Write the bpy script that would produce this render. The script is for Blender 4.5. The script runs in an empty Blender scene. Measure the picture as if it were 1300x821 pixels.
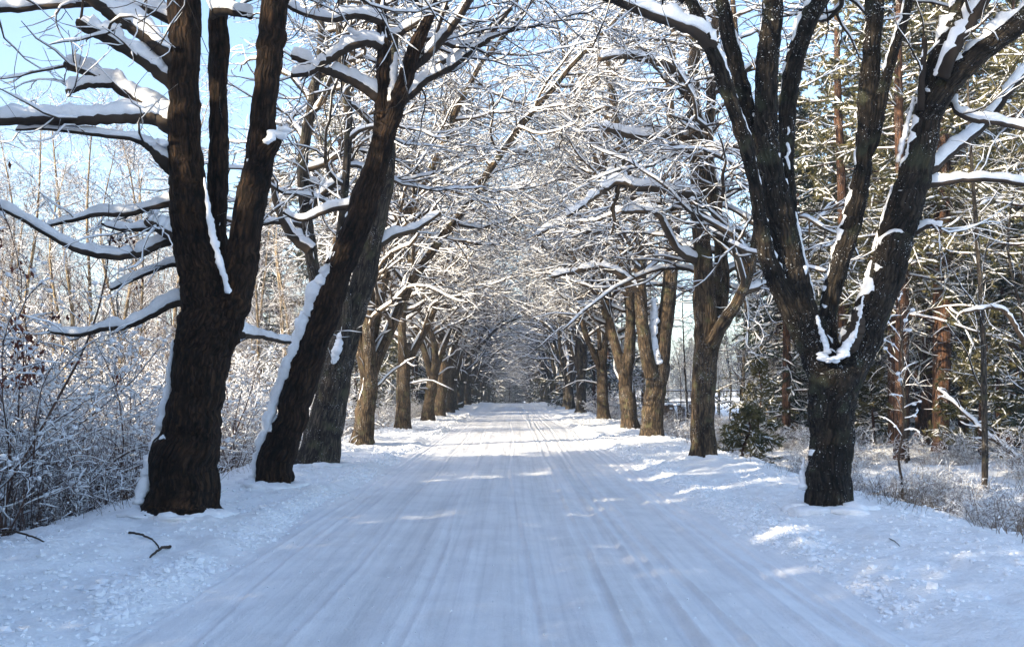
import bpy, math, random
import numpy as np
from mathutils import Vector

scene = bpy.context.scene
C = scene.collection
F = 1250.0; HC = 1.7; PX0 = 650.0; HY = 495.0

# ------------------------------------------------------------------ numpy helpers
def nrm(v):
    return v / np.maximum(np.linalg.norm(v, axis=-1, keepdims=True), 1e-9)

def _hash(ix, iy, iz, seed):
    h = (ix.astype(np.int64) * 374761393 + iy.astype(np.int64) * 668265263 + iz.astype(np.int64) * 2147483647 + seed * 974711) & 0xffffffff
    h = ((h ^ (h >> 13)) * 1274126177) & 0xffffffff
    h = (h ^ (h >> 16)) & 0xffffff
    return h / float(0xffffff) * 2 - 1

def noise3(x, y, z, seed=0):
    x, y, z = np.broadcast_arrays(x, y, z)
    x0, y0, z0 = np.floor(x), np.floor(y), np.floor(z)
    fx, fy, fz = x - x0, y - y0, z - z0
    fx = fx * fx * (3 - 2 * fx); fy = fy * fy * (3 - 2 * fy); fz = fz * fz * (3 - 2 * fz)
    r = 0
    for i in (0, 1):
        wx = fx if i else 1 - fx
        for j in (0, 1):
            wy = fy if j else 1 - fy
            for k in (0, 1):
                wz = fz if k else 1 - fz
                r = r + _hash(x0 + i, y0 + j, z0 + k, seed) * wx * wy * wz
    return r

def fbm2(x, y, oct=4, seed=0, z=0.0):
    a = 1.0; s = 0; f = 1.0
    for o in range(oct):
        s = s + a * noise3(x * f, y * f, np.asarray(z + 7.3 * o), seed + o)
        a *= 0.5; f *= 2.03
    return s

class Geo:
    """collects vertices and faces; builds ONE mesh object"""
    def __init__(s):
        s.v = []; s.q = []; s.t = []; s.b = []; s.n = 0
    def add(s, v, q=None, t=None, bark=None):
        v = np.asarray(v, float).reshape(-1, 3)
        if q is not None and len(q): s.q.append(np.asarray(q, np.int64).reshape(-1, 4) + s.n)
        if t is not None and len(t): s.t.append(np.asarray(t, np.int64).reshape(-1, 3) + s.n)
        s.v.append(v); s.b.append(v if bark is None else np.asarray(bark, float).reshape(-1, 3)); s.n += len(v)
    def mesh(s, name, mat, smooth=True, bark=True):
        v = np.concatenate(s.v) if s.v else np.zeros((0, 3))
        q = np.concatenate(s.q) if s.q else np.zeros((0, 4), int)
        t = np.concatenate(s.t) if s.t else np.zeros((0, 3), int)
        me = bpy.data.meshes.new(name)
        me.vertices.add(len(v)); me.vertices.foreach_set('co', v.astype(np.float32).ravel())
        nl = len(q) * 4 + len(t) * 3
        me.loops.add(nl); me.loops.foreach_set('vertex_index', np.concatenate([q.ravel(), t.ravel()]).astype(np.int32))
        nf = len(q) + len(t)
        me.polygons.add(nf)
        tot = np.concatenate([np.full(len(q), 4), np.full(len(t), 3)])
        st = np.concatenate([[0], np.cumsum(tot)[:-1]]) if nf else np.zeros(0)
        me.polygons.foreach_set('loop_start', st.astype(np.int32))
        me.polygons.foreach_set('loop_total', tot.astype(np.int32))
        me.polygons.foreach_set('use_smooth', np.full(nf, smooth))
        me.update(calc_edges=True)
        if bark:
            a = me.attributes.new('bark', 'FLOAT_VECTOR', 'POINT')
            a.data.foreach_set('vector', np.concatenate(s.b).astype(np.float32).ravel())
        me.materials.append(mat)
        return me

def link(name, me, parent=None, loc=None):
    o = bpy.data.objects.new(name, me); C.objects.link(o)
    if parent is not None: o.parent = parent
    if loc is not None: o.location = loc
    return o

def tag(o, label=None, cat=None, group=None, kind=None):
    if label: o['label'] = label
    if cat: o['category'] = cat
    if group: o['group'] = group
    if kind: o['kind'] = kind
    return o

def empty(name, loc, rz=0, label=None, cat=None, group=None):
    o = bpy.data.objects.new(name, None); C.objects.link(o)
    o.location = loc; o.rotation_euler = (0, 0, rz); o.empty_display_size = .3
    return tag(o, label, cat, group)

def plant(name, meshes, loc, rz=0, sc=1.0, label=None, cat=None, group=None):
    """meshes: list of (part name, mesh)"""
    r = empty(name, loc, rz, label, cat, group)
    r.scale = (sc, sc, sc) if not isinstance(sc, tuple) else sc
    for n, me in meshes:
        link(n, me, r)
    return r

# ------------------------------------------------------------------ polylines
def tangents(P):
    T = np.empty_like(P)
    T[:, 1:-1] = P[:, 2:] - P[:, :-2]; T[:, 0] = P[:, 1] - P[:, 0]; T[:, -1] = P[:, -1] - P[:, -2]
    return nrm(T)

def frames(P):
    T = tangents(P)
    A = np.where(np.abs(T[:, 0, 2:3]) > 0.8, np.array([[1., 0, 0]]), np.array([[0, 0, 1.]]))
    N = np.empty_like(P)
    n = nrm(A - (A * T[:, 0]).sum(-1, keepdims=True) * T[:, 0])
    N[:, 0] = n
    for i in range(1, P.shape[1]):
        n = nrm(n - (n * T[:, i]).sum(-1, keepdims=True) * T[:, i]); N[:, i] = n
    return T, N, np.cross(T, N)

def ringquads(NP, n, k, off=0):
    p = np.arange(NP)[:, None, None] * (n * k)
    i = np.arange(n - 1)[None, :, None] * k
    j = np.arange(k)[None, None, :]
    a = p + i + j; b = p + i + (j + 1) % k
    return np.stack([a, b, b + k, a + k], -1).reshape(-1, 4)

def tube(g, P, R, k=5, lump=0.0, seed=0, flare=0.0, cap=False):
    if len(P) == 0: return
    NP, n = P.shape[:2]
    T, N, B = frames(P)
    th = np.arange(k) * 2 * math.pi / k
    L = np.concatenate([np.zeros((NP, 1)), np.cumsum(np.linalg.norm(P[:, 1:] - P[:, :-1], axis=-1), 1)], 1)
    r = np.repeat(R[:, :, None], k, 2)
    if lump:
        idx = np.arange(NP)[:, None, None] * 13.7
        r = r * (1 + lump * noise3(np.cos(th)[None, None] * 1.3 + idx, np.sin(th)[None, None] * 1.3, L[:, :, None] * 1.6, seed)
                 + lump * .6 * noise3(np.cos(th)[None, None] * 3 + idx, np.sin(th)[None, None] * 3, L[:, :, None] * 4, seed + 5))
    if flare:
        ex = np.exp(-L / 0.34)[:, :, None]
        r = r * (1 + flare * ex * (1 + .8 * np.cos(5 * th + seed)[None, None] + .3 * np.cos(3 * th + 2 * seed)[None, None]))
    V = P[:, :, None] + N[:, :, None] * (r * np.cos(th))[..., None] + B[:, :, None] * (r * np.sin(th))[..., None]
    bk = np.stack([r * np.cos(th) + np.arange(NP)[:, None, None] * 3.1, r * np.sin(th), np.repeat(L[:, :, None], k, 2)], -1)
    V = V.reshape(-1, 3); bk = bk.reshape(-1, 3)
    q = ringquads(NP, n, k)
    if cap:
        tris = []; ex = []; exb = []
        base = len(V)
        for p in range(NP):
            for e, ring in ((0, 0), (1, n - 1)):
                c = P[p, ring]; ex.append(c); exb.append(bk[(p * n + ring) * k]); ci = base + len(ex) - 1
                for j in range(k):
                    a = (p * n + ring) * k + j; b = (p * n + ring) * k + (j + 1) % k
                    tris.append((ci, b, a) if e == 0 else (ci, a, b))
        V = np.concatenate([V, np.array(ex)]); bk = np.concatenate([bk, np.array(exb)])
        g.add(V, q, tris, bk)
    else:
        g.add(V, q, None, bk)

def snow(g, P, R, rng, d0=.03, kd=1.1, maxd=.14, k=6, h0=.1, gap=0.0, wmul=1.0, rough=.3):
    """ridge of snow lying on the upper side of every limb that is not upright"""
    if len(P) == 0: return
    NP, n = P.shape[:2]
    T = tangents(P)
    h = np.sqrt(np.maximum(0, 1 - T[..., 2] ** 2))
    U = np.array([0, 0, 1.]) - T[..., 2:3] * T
    U = nrm(U); S = np.cross(T, U)
    he = np.clip((h - h0) / .7, 0, 1)
    nz = rng.uniform(-1, 1, (NP, n)); nz2 = rng.uniform(-1, 1, (NP, n))
    if n > 14: nz[:, 1:-1] = (nz[:, :-2] + nz[:, 1:-1] * 1.6 + nz[:, 2:]) / 2.4; nz2[:, 1:-1] = (nz2[:, :-2] + nz2[:, 1:-1] * 1.6 + nz2[:, 2:]) / 2.4
    nz = 1 + rough * nz; nz2 = 1 + rough * .6 * nz2
    if gap:
        nz = nz * (rng.random((NP, n)) > gap) 
    d = np.minimum(maxd, d0 + kd * R) * he ** 1.2 * nz
    w = (R * .95 * he ** .6 + .006) * nz2 * wmul
    end = np.ones(n); end[0] = .4; end[-1] = .15
    d = d * end; w = np.where(d > 1e-4, w, w * .1) * end
    off = np.maximum(.62 * R, R * np.sqrt(np.clip(1 - .9 * (w / np.maximum(R, 1e-4)) ** 2, .05, 1)) * .97)
    Cc = P + U * off[..., None]
    th = np.arange(k) * 2 * math.pi / k + math.pi / k * (k == 4)
    sn = np.sin(th); cs = np.cos(th)
    up = np.where(sn[None, None] > 0, d[..., None] * sn, .45 * np.minimum(R, d)[..., None] * sn)
    V = Cc[:, :, None] + S[:, :, None] * (w[..., None] * cs)[..., None] + U[:, :, None] * up[..., None]
    g.add(V.reshape(-1, 3), ringquads(NP, n, k))

def grow(rng, P0, D0, L, R0, n, wander=.2, trop=(0, 0, 0), end=.25, zdamp=0.0, mem=.45):
    N = len(P0); P = np.empty((N, n + 1, 3)); P[:, 0] = P0; d = nrm(D0); trop = np.asarray(trop, float)
    st = (np.asarray(L) / n)[:, None]
    w = rng.normal(size=(N, 3)) * wander
    for i in range(n):
        w = mem * w + rng.normal(size=(N, 3)) * wander
        d = d + w + trop
        d[:, 2] *= (1 - zdamp)
        d = nrm(d); P[:, i + 1] = P[:, i] + d * st
    R = np.asarray(R0)[:, None] * (1 - (1 - end) * np.linspace(0, 1, n + 1) ** .8)
    return P, R

def spawn(rng, P, R, k, t0=.15, t1=1.0, a0=45, a1=75, zq=.4, rr=.6, bias=None):
    N, n = P.shape[:2]
    pi = np.repeat(np.arange(N), k)
    t = (t0 + (t1 - t0) * ((np.tile(np.arange(k), N) + rng.random(N * k)) / k)) * (n - 1)
    i = np.minimum(t.astype(int), n - 2); f = (t - i)[:, None]
    p = P[pi, i] * (1 - f) + P[pi, i + 1] * f
    T = nrm(P[pi, i + 1] - P[pi, i])
    r = R[pi, i] * (1 - f[:, 0]) + R[pi, i + 1] * f[:, 0]
    Q = rng.normal(size=(N * k, 3)); Q[:, 2] *= zq
    if bias is not None: Q = Q + np.asarray(bias)
    Q = nrm(Q - (Q * T).sum(-1, keepdims=True) * T)
    a = np.radians(rng.uniform(a0, a1, N * k))[:, None]
    D = np.cos(a) * T + np.sin(a) * Q
    return p, D, r * rr, t / (n - 1)

def resample(pts, rad, n, rng=None, wob=0.0):
    pts = np.asarray(pts, float); rad = np.asarray(rad, float); m = len(pts)
    s = np.linspace(0, m - 1, n); i = np.minimum(s.astype(int), m - 2); f = (s - i)[:, None]
    p0 = pts[np.maximum(i - 1, 0)]; p1 = pts[i]; p2 = pts[i + 1]; p3 = pts[np.minimum(i + 2, m - 1)]
    o = .5 * ((2 * p1) + (-p0 + p2) * f + (2 * p0 - 5 * p1 + 4 * p2 - p3) * f ** 2 + (-p0 + 3 * p1 - 3 * p2 + p3) * f ** 3)
    r = rad[i] * (1 - f[:, 0]) + rad[i + 1] * f[:, 0]
    if rng is not None and wob:
        w = rng.normal(size=(n, 3)) * wob * r[:, None]; w[0] = 0
        o = o + w
    return o[None], r[None]

def lump(g, c, r3, rng):
    nu, nv = 16, 10
    u = np.arange(nu) * 2 * math.pi / nu; v = np.linspace(.02, math.pi - .02, nv)
    U, V = np.meshgrid(u, v); d = np.stack([np.cos(U) * np.sin(V), np.sin(U) * np.sin(V), np.cos(V)], -1)
    o = rng.uniform(0, 50)
    s = 1 + .28 * noise3(d[..., 0] * 1.6 + o, d[..., 1] * 1.6, d[..., 2] * 1.6, 1) + .12 * noise3(d[..., 0] * 4 + o, d[..., 1] * 4, d[..., 2] * 4, 2)
    g.add((c + d * s[..., None] * r3).reshape(-1, 3), ringquads(1, nv, nu))

ICO = None
def blobs(g, Cn, S, rng, rough=.25, flat=.75):
    """small lumps of snow (deformed low-poly balls)"""
    global ICO
    if ICO is None:
        t = (1 + 5 ** .5) / 2
        v = nrm(np.array([(-1, t, 0), (1, t, 0), (-1, -t, 0), (1, -t, 0), (0, -1, t), (0, 1, t), (0, -1, -t), (0, 1, -t), (t, 0, -1), (t, 0, 1), (-t, 0, -1), (-t, 0, 1)], float))
        f = np.array([(0, 11, 5), (0, 5, 1), (0, 1, 7), (0, 7, 10), (0, 10, 11), (1, 5, 9), (5, 11, 4), (11, 10, 2), (10, 7, 6), (7, 1, 8), (3, 9, 4), (3, 4, 2), (3, 2, 6), (3, 6, 8), (3, 8, 9), (4, 9, 5), (2, 4, 11), (6, 2, 10), (8, 6, 7), (9, 8, 1)])
        ICO = (v, f)
    v, f = ICO; N = len(Cn)
    S = np.asarray(S, float)
    if S.ndim == 1: S = S[:, None] * np.array([1, 1, flat])
    a = rng.uniform(0, 6.28, N); c, s = np.cos(a)[:, None], np.sin(a)[:, None]
    vv = v[None] * (1 + rough * rng.uniform(-1, 1, (N, 12, 1))) * S[:, None]
    x = vv[..., 0] * c - vv[..., 1] * s; y = vv[..., 0] * s + vv[..., 1] * c
    V = np.stack([x, y, vv[..., 2]], -1) + np.asarray(Cn)[:, None]
    g.add(V.reshape(-1, 3), None, (f[None] + np.arange(N)[:, None, None] * 12).reshape(-1, 3))

# ------------------------------------------------------------------ materials
def mat(name):
    m = bpy.data.materials.new(name); m.use_nodes = True
    nt = m.node_tree; return m, nt, nt.nodes['Principled BSDF']

def node(nt, t, **kw):
    n = nt.nodes.new(t)
    for k, v in kw.items():
        if k in n.inputs: n.inputs[k].default_value = v
        else: setattr(n, k, v)
    return n

def ramp(nt, stops):
    r = nt.nodes.new('ShaderNodeValToRGB'); e = r.color_ramp.elements
    while len(e) < len(stops): e.new(.5)
    for i, (p, c) in enumerate(stops):
        e[i].position = p; e[i].color = (*c, 1)
    return r

def bark_mat(name, dark, light, sc=14.0, fleck=0.0, bump=.35, moss=None, dist=.02):
    m, nt, b = mat(name); L = nt.links.new
    at = node(nt, 'ShaderNodeAttribute', attribute_name='bark')
    mp = node(nt, 'ShaderNodeMapping'); mp.inputs['Scale'].default_value = (1, 1, .16); L(at.outputs['Vector'], mp.inputs[0])
    vo = node(nt, 'ShaderNodeTexVoronoi', Scale=sc * 1.3); vo.feature = 'DISTANCE_TO_EDGE'
    no = node(nt, 'ShaderNodeTexNoise', Scale=sc, Detail=6.0, Roughness=.65)
    L(mp.outputs[0], no.inputs['Vector'])
    ad = node(nt, 'ShaderNodeMixRGB', blend_type='ADD'); ad.inputs[0].default_value = .06
    L(mp.outputs[0], ad.inputs[1]); L(no.outputs['Color'], ad.inputs[2]); L(ad.outputs[0], vo.inputs['Vector'])
    mu = node(nt, 'ShaderNodeMath', operation='MULTIPLY_ADD'); L(vo.outputs['Distance'], mu.inputs[0]); mu.inputs[1].default_value = 1.3
    L(no.outputs['Fac'], mu.inputs[2])
    rp = ramp(nt, [(.42, dark), (.95, light)]); L(mu.outputs[0], rp.inputs[0])
    mpp = node(nt, 'ShaderNodeMapping'); mpp.inputs['Scale'].default_value = (1, 1, .38); L(at.outputs['Vector'], mpp.inputs[0])
    pl = node(nt, 'ShaderNodeTexVoronoi', Scale=sc * 1.9); L(mpp.outputs[0], pl.inputs['Vector'])
    plr = ramp(nt, [(.0, (.45, .45, .47)), (1., (1.5, 1.42, 1.3))]); L(pl.outputs['Color'], plr.inputs[0])
    big = node(nt, 'ShaderNodeTexNoise', Scale=1.7, Detail=3.0); L(at.outputs['Vector'], big.inputs['Vector'])
    pm = node(nt, 'ShaderNodeMixRGB', blend_type='MULTIPLY'); pm.inputs[0].default_value = 1; L(rp.outputs[0], pm.inputs[1]); L(plr.outputs[0], pm.inputs[2]); col = pm.outputs[0]
    br = ramp(nt, [(.35, (.62, .62, .62)), (.7, (1.25, 1.2, 1.1))]); L(big.outputs['Fac'], br.inputs[0])
    mm = node(nt, 'ShaderNodeMixRGB', blend_type='MULTIPLY'); mm.inputs[0].default_value = 1; L(col, mm.inputs[1]); L(br.outputs[0], mm.inputs[2]); col = mm.outputs[0]
    if moss:
        mn = node(nt, 'ShaderNodeTexNoise', Scale=3.3, Detail=5.0); L(at.outputs['Vector'], mn.inputs['Vector'])
        mr = ramp(nt, [(.55, (0, 0, 0)), (.68, (.7, .7, .7))]); L(mn.outputs['Fac'], mr.inputs[0])
        mx = node(nt, 'ShaderNodeMixRGB'); L(mr.outputs[0], mx.inputs[0]); L(col, mx.inputs[1]); mx.inputs[2].default_value = (*moss, 1); col = mx.outputs[0]
    if fleck:
        fn = node(nt, 'ShaderNodeTexNoise', Scale=60.0, Detail=3.0); L(at.outputs['Vector'], fn.inputs['Vector'])
        fb = node(nt, 'ShaderNodeTexNoise', Scale=2.4, Detail=2.0); L(at.outputs['Vector'], fb.inputs['Vector'])
        fa = node(nt, 'ShaderNodeMath', operation='MULTIPLY_ADD'); L(fb.outputs['Fac'], fa.inputs[0]); fa.inputs[1].default_value = .35; L(fn.outputs['Fac'], fa.inputs[2])
        fr = ramp(nt, [(.875 - fleck, (0, 0, 0)), (.90 - fleck, (1, 1, 1))]); L(fa.outputs[0], fr.inputs[0])
        mx = node(nt, 'ShaderNodeMixRGB'); L(fr.outputs[0], mx.inputs[0]); L(col, mx.inputs[1]); mx.inputs[2].default_value = (.75, .78, .82, 1); col = mx.outputs[0]
    L(col, b.inputs['Base Color']); b.inputs['Roughness'].default_value = .9; b.inputs['Specular IOR Level'].default_value = .2
    bp = node(nt, 'ShaderNodeBump', Strength=bump, Distance=dist); L(mu.outputs[0], bp.inputs['Height']); L(bp.outputs[0], b.inputs['Normal'])
    return m

def flat_mat(name, c1, c2, sc=2.0, rough=.85, spec=.2, transl=False):
    m, nt, b = mat(name); L = nt.links.new
    tc = node(nt, 'ShaderNodeTexCoord'); no = node(nt, 'ShaderNodeTexNoise', Scale=sc, Detail=3.0); L(tc.outputs['Object'], no.inputs['Vector'])
    rp = ramp(nt, [(.35, c1), (.65, c2)]); L(no.outputs['Fac'], rp.inputs[0]); L(rp.outputs[0], b.inputs['Base Color'])
    b.inputs['Roughness'].default_value = rough; b.inputs['Specular IOR Level'].default_value = spec
    return m

def snow_mat(name, s1=9.0, s2=40.0, st=.5, dist=.03, col=(.86, .88, .92)):
    m, nt, b = mat(name); L = nt.links.new
    tc = node(nt, 'ShaderNodeTexCoord')
    n1 = node(nt, 'ShaderNodeTexNoise', Scale=s1, Detail=6.0, Roughness=.6); L(tc.outputs['Object'], n1.inputs['Vector'])
    n2 = node(nt, 'ShaderNodeTexNoise', Scale=s2, Detail=3.0); L(tc.outputs['Object'], n2.inputs['Vector'])
    ad = node(nt, 'ShaderNodeMath', operation='MULTIPLY_ADD'); L(n2.outputs['Fac'], ad.inputs[0]); ad.inputs[1].default_value = .35; L(n1.outputs['Fac'], ad.inputs[2])
    bp = node(nt, 'ShaderNodeBump', Strength=st, Distance=dist); L(ad.outputs[0], bp.inputs['Height']); L(bp.outputs[0], b.inputs['Normal'])
    n3 = node(nt, 'ShaderNodeTexNoise', Scale=s1 * .35, Detail=5.0, Roughness=.7); L(tc.outputs['Object'], n3.inputs['Vector'])
    cr_ = ramp(nt, [(.36, tuple(c * .87 for c in col)), (.58, col)]); L(n3.outputs['Fac'], cr_.inputs[0]); L(cr_.outputs[0], b.inputs['Base Color'])
    b.inputs['Roughness'].default_value = .6; b.inputs['Specular IOR Level'].default_value = .25
    return m

M_snow = snow_mat('tree_snow', 14, 60, .4, .02)
M_ground = snow_mat('ground_snow', 12, 40, .7, .05, (.90, .92, .95))
M_barkN = bark_mat('dark_bark', (.004, .003, .0025), (.046, .028, .018), 15, .0, 1.0, None, .05)
M_barkR = bark_mat('dark_scaly_bark', (.004, .0036, .0036), (.046, .039, .033), 17, .012, 1.0, (.05, .055, .035), .05)
M_barkG = bark_mat('grey_bark', (.014, .0125, .012), (.095, .083, .072), 13, .008, .7, (.07, .07, .04), .03)
M_barkM = bark_mat('brown_bark', (.018, .014, .011), (.125, .095, .067), 13, .012, .9, (.085, .085, .045), .04)
M_twig = flat_mat('twig_bark', (.035, .027, .020), (.095, .07, .048), 1.5)
M_twigD = flat_mat('dark_twig_bark', (.022, .017, .014), (.06, .045, .035), 1.5)
M_pine = bark_mat('pine_bark', (.022, .014, .011), (.115, .062, .040), 9, .012, .8, None, .03)
M_birch = bark_mat('birch_bark', (.12, .09, .06), (.42, .36, .26), 9, 0, .3, None, .01)
M_shrub = flat_mat('shrub_twig', (.06, .036, .03), (.13, .08, .062), 2)
M_wtwig = flat_mat('reddish_twig', (.06, .043, .040), (.125, .09, .08), 2)
M_grass = flat_mat('dry_stalk', (.07, .045, .028), (.18, .125, .08), 1.2)
M_need = flat_mat('pine_needles', (.05, .055, .022), (.15, .13, .06), .9, .7)
M_needD = flat_mat('spruce_needles', (.018, .030, .020), (.045, .06, .038), .9, .7)
M_leaf = flat_mat('withered_leaf', (.09, .032, .024), (.17, .06, .04), 4)
M_wood = flat_mat('weathered_wood', (.045, .032, .022), (.13, .09, .06), 6)

# ------------------------------------------------------------------ terrain
def zroad(y):
    d = np.maximum(0, y - 112.0)
    return -0.00022 * np.minimum(d, 90) ** 2 - np.clip(d - 90, 0, 120) * .0396

def sstep(a, b, x):
    t = np.clip((x - a) / (b - a), 0, 1); return t * t * (3 - 2 * t)

TREE_SPOTS = []
def ground_z(x, y, fine=True):
    x = np.asarray(x, float); y = np.asarray(y, float)
    ax = np.abs(x) + .16 * noise3(x * .0 + np.sign(x) * 5, y * .23, np.asarray(0.), 3) + .10 * fbm2(x * 1.2, y * .9, 3, 91)
    z = zroad(y)
    z = z - .06 * (1 - sstep(2.15, 2.85, ax))
    z = z + .075 * sstep(2.6, 3.2, ax) + .07 * sstep(3.4, 4.7, ax)
    drop = np.where(x < 0, .75, .80)
    z = z - drop * sstep(5.0, 8.0, ax)
    off = sstep(2.7, 3.6, ax)
    z = z + off * (.045 * fbm2(x * .9, y * .9, 3, 11)) + sstep(5.5, 9, ax) * (.16 * fbm2(x * .28, y * .28, 3, 21) + .05 * fbm2(x * 1.4, y * 1.4, 2, 61))
    if fine:
        z = z + off * (.030 * fbm2(x * 4.0, y * 4.0, 3, 31) + .030 * np.maximum(0, noise3(x * 3.1, y * 3.1, np.asarray(4.), 37) - .15) * sstep(3.0, 4.2, ax) - .022 * np.maximum(0, noise3(x * 9, y * 9, np.asarray(0.), 33) - .2) + .028 * np.maximum(0, noise3(x * 7, y * 7, np.asarray(0.), 35))) + sstep(5.6, 8, ax) * .05 * np.maximum(0, fbm2(x * 3, y * 3, 2, 41))
        z = z + .045 * np.exp(-((ax - 3.05) / .20) ** 2) * np.maximum(0, .7 + 1.1 * fbm2(x * 3.5, y * 2.2, 3, 51))
    # far fields stay level, distant rise closes the horizon
    far = np.maximum(0, np.hypot(x, y) - 260)
    z = z + sstep(12, 60, ax) * (-.9 - zroad(y) + .7) * sstep(140, 240, y) * 1.0
    z = z + .004 * far
    for tx, ty, a, r in TREE_SPOTS:
        z = z + a * np.exp(-(((x - tx) ** 2 + (y - ty) ** 2) / r ** 2))
    return z

def gz(x, y): return float(ground_z(np.array([x]), np.array([y]), False)[0])

def sheet(name, xs, ys, zf, m):
    X, Y = np.meshgrid(xs, ys); Z = zf(X, Y)
    nx, ny = len(xs), len(ys)
    g = Geo(); i = np.arange(ny - 1)[:, None] * nx + np.arange(nx - 1)[None]
    g.add(np.stack([X, Y, Z], -1).reshape(-1, 3), np.stack([i, i + 1, i + 1 + nx, i + nx], -1).reshape(-1, 4))
    return link(name, g.mesh(name, m, True, False))

def ypx(py, z): return F * (HC - z) / (py - HY)      # distance of a ground point seen at that row
def W(px, py, Y): return np.array([(px - PX0) / F * Y, Y, HC + (HY - py) / F * Y])

# ------------------------------------------------------------------ hand-shaped avenue trees
def fused(geo, segs, name, m, voxel, amp, seed):
    """fuse the stems into one skin, give bark coordinates from the nearest limb and raise bark ridges"""
    me = geo.mesh('tmp', m)
    o = bpy.data.objects.new('tmp', me); C.objects.link(o)
    md = o.modifiers.new('r', 'REMESH'); md.mode = 'VOXEL'; md.voxel_size = voxel; md.use_smooth_shade = True
    sm = o.modifiers.new('s', 'SMOOTH'); sm.iterations = 2; sm.factor = .5
    dg = bpy.context.evaluated_depsgraph_get(); me2 = bpy.data.meshes.new_from_object(o.evaluated_get(dg))
    bpy.data.objects.remove(o); bpy.data.meshes.remove(me)
    n = len(me2.vertices); v = np.empty(n * 3, np.float32); me2.vertices.foreach_get('co', v); v = v.reshape(-1, 3).astype(float)
    nr = np.empty(n * 3, np.float32); me2.vertices.foreach_get('normal', nr); nr = nr.reshape(-1, 3)
    Pn = []; Nn = []; Bn = []; Ln = []; Rn = []
    for P, R in segs:
        T, N, B = frames(P); L = np.concatenate([[0], np.cumsum(np.linalg.norm(P[0, 1:] - P[0, :-1], axis=-1))])
        Pn.append(P[0]); Nn.append(N[0]); Bn.append(B[0]); Ln.append(L + P[0, 0, 2]); Rn.append(R[0])
    Pn, Nn, Bn, Ln, Rn = map(np.concatenate, (Pn, Nn, Bn, Ln, Rn))
    Tn = np.cross(Nn, Bn)
    best = np.full(n, 1e9); idx = np.zeros(n, int)
    for c in range(0, len(Pn)):
        d = np.linalg.norm(v - Pn[c], axis=1) - Rn[c] * .8
        mk = d < best; best[mk] = d[mk]; idx[mk] = c
    d = v - Pn[idx]
    bk = np.stack([(d * Nn[idx]).sum(1), (d * Bn[idx]).sum(1), Ln[idx] + (d * Tn[idx]).sum(1)], -1)
    wz = noise3(bk[:, 0] * 5, bk[:, 1] * 5, bk[:, 2] * 6, seed + 9) * .35
    rid = 1 - np.abs(noise3(bk[:, 0] * 17 + wz, bk[:, 1] * 17 + wz, bk[:, 2] * 3.1 + wz * 2, seed)) * 2.2
    rid2 = noise3(bk[:, 0] * 30, bk[:, 1] * 30, bk[:, 2] * 5, seed + 3)
    big = noise3(v[:, 0] * 3, v[:, 1] * 3, v[:, 2] * 1.3, seed + 7)
    v = v + nr * (amp * (rid * .7 + rid2 * .4) + .025 * big)[:, None]
    me2.vertices.foreach_set('co', v.astype(np.float32).ravel())
    a = me2.attributes.get('bark') or me2.attributes.new('bark', 'FLOAT_VECTOR', 'POINT')
    a = me2.attributes['bark']; a.data.foreach_set('vector', bk.astype(np.float32).ravel())
    me2.materials.clear(); me2.materials.append(m); me2.update(); me2.name = name
    return me2

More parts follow.
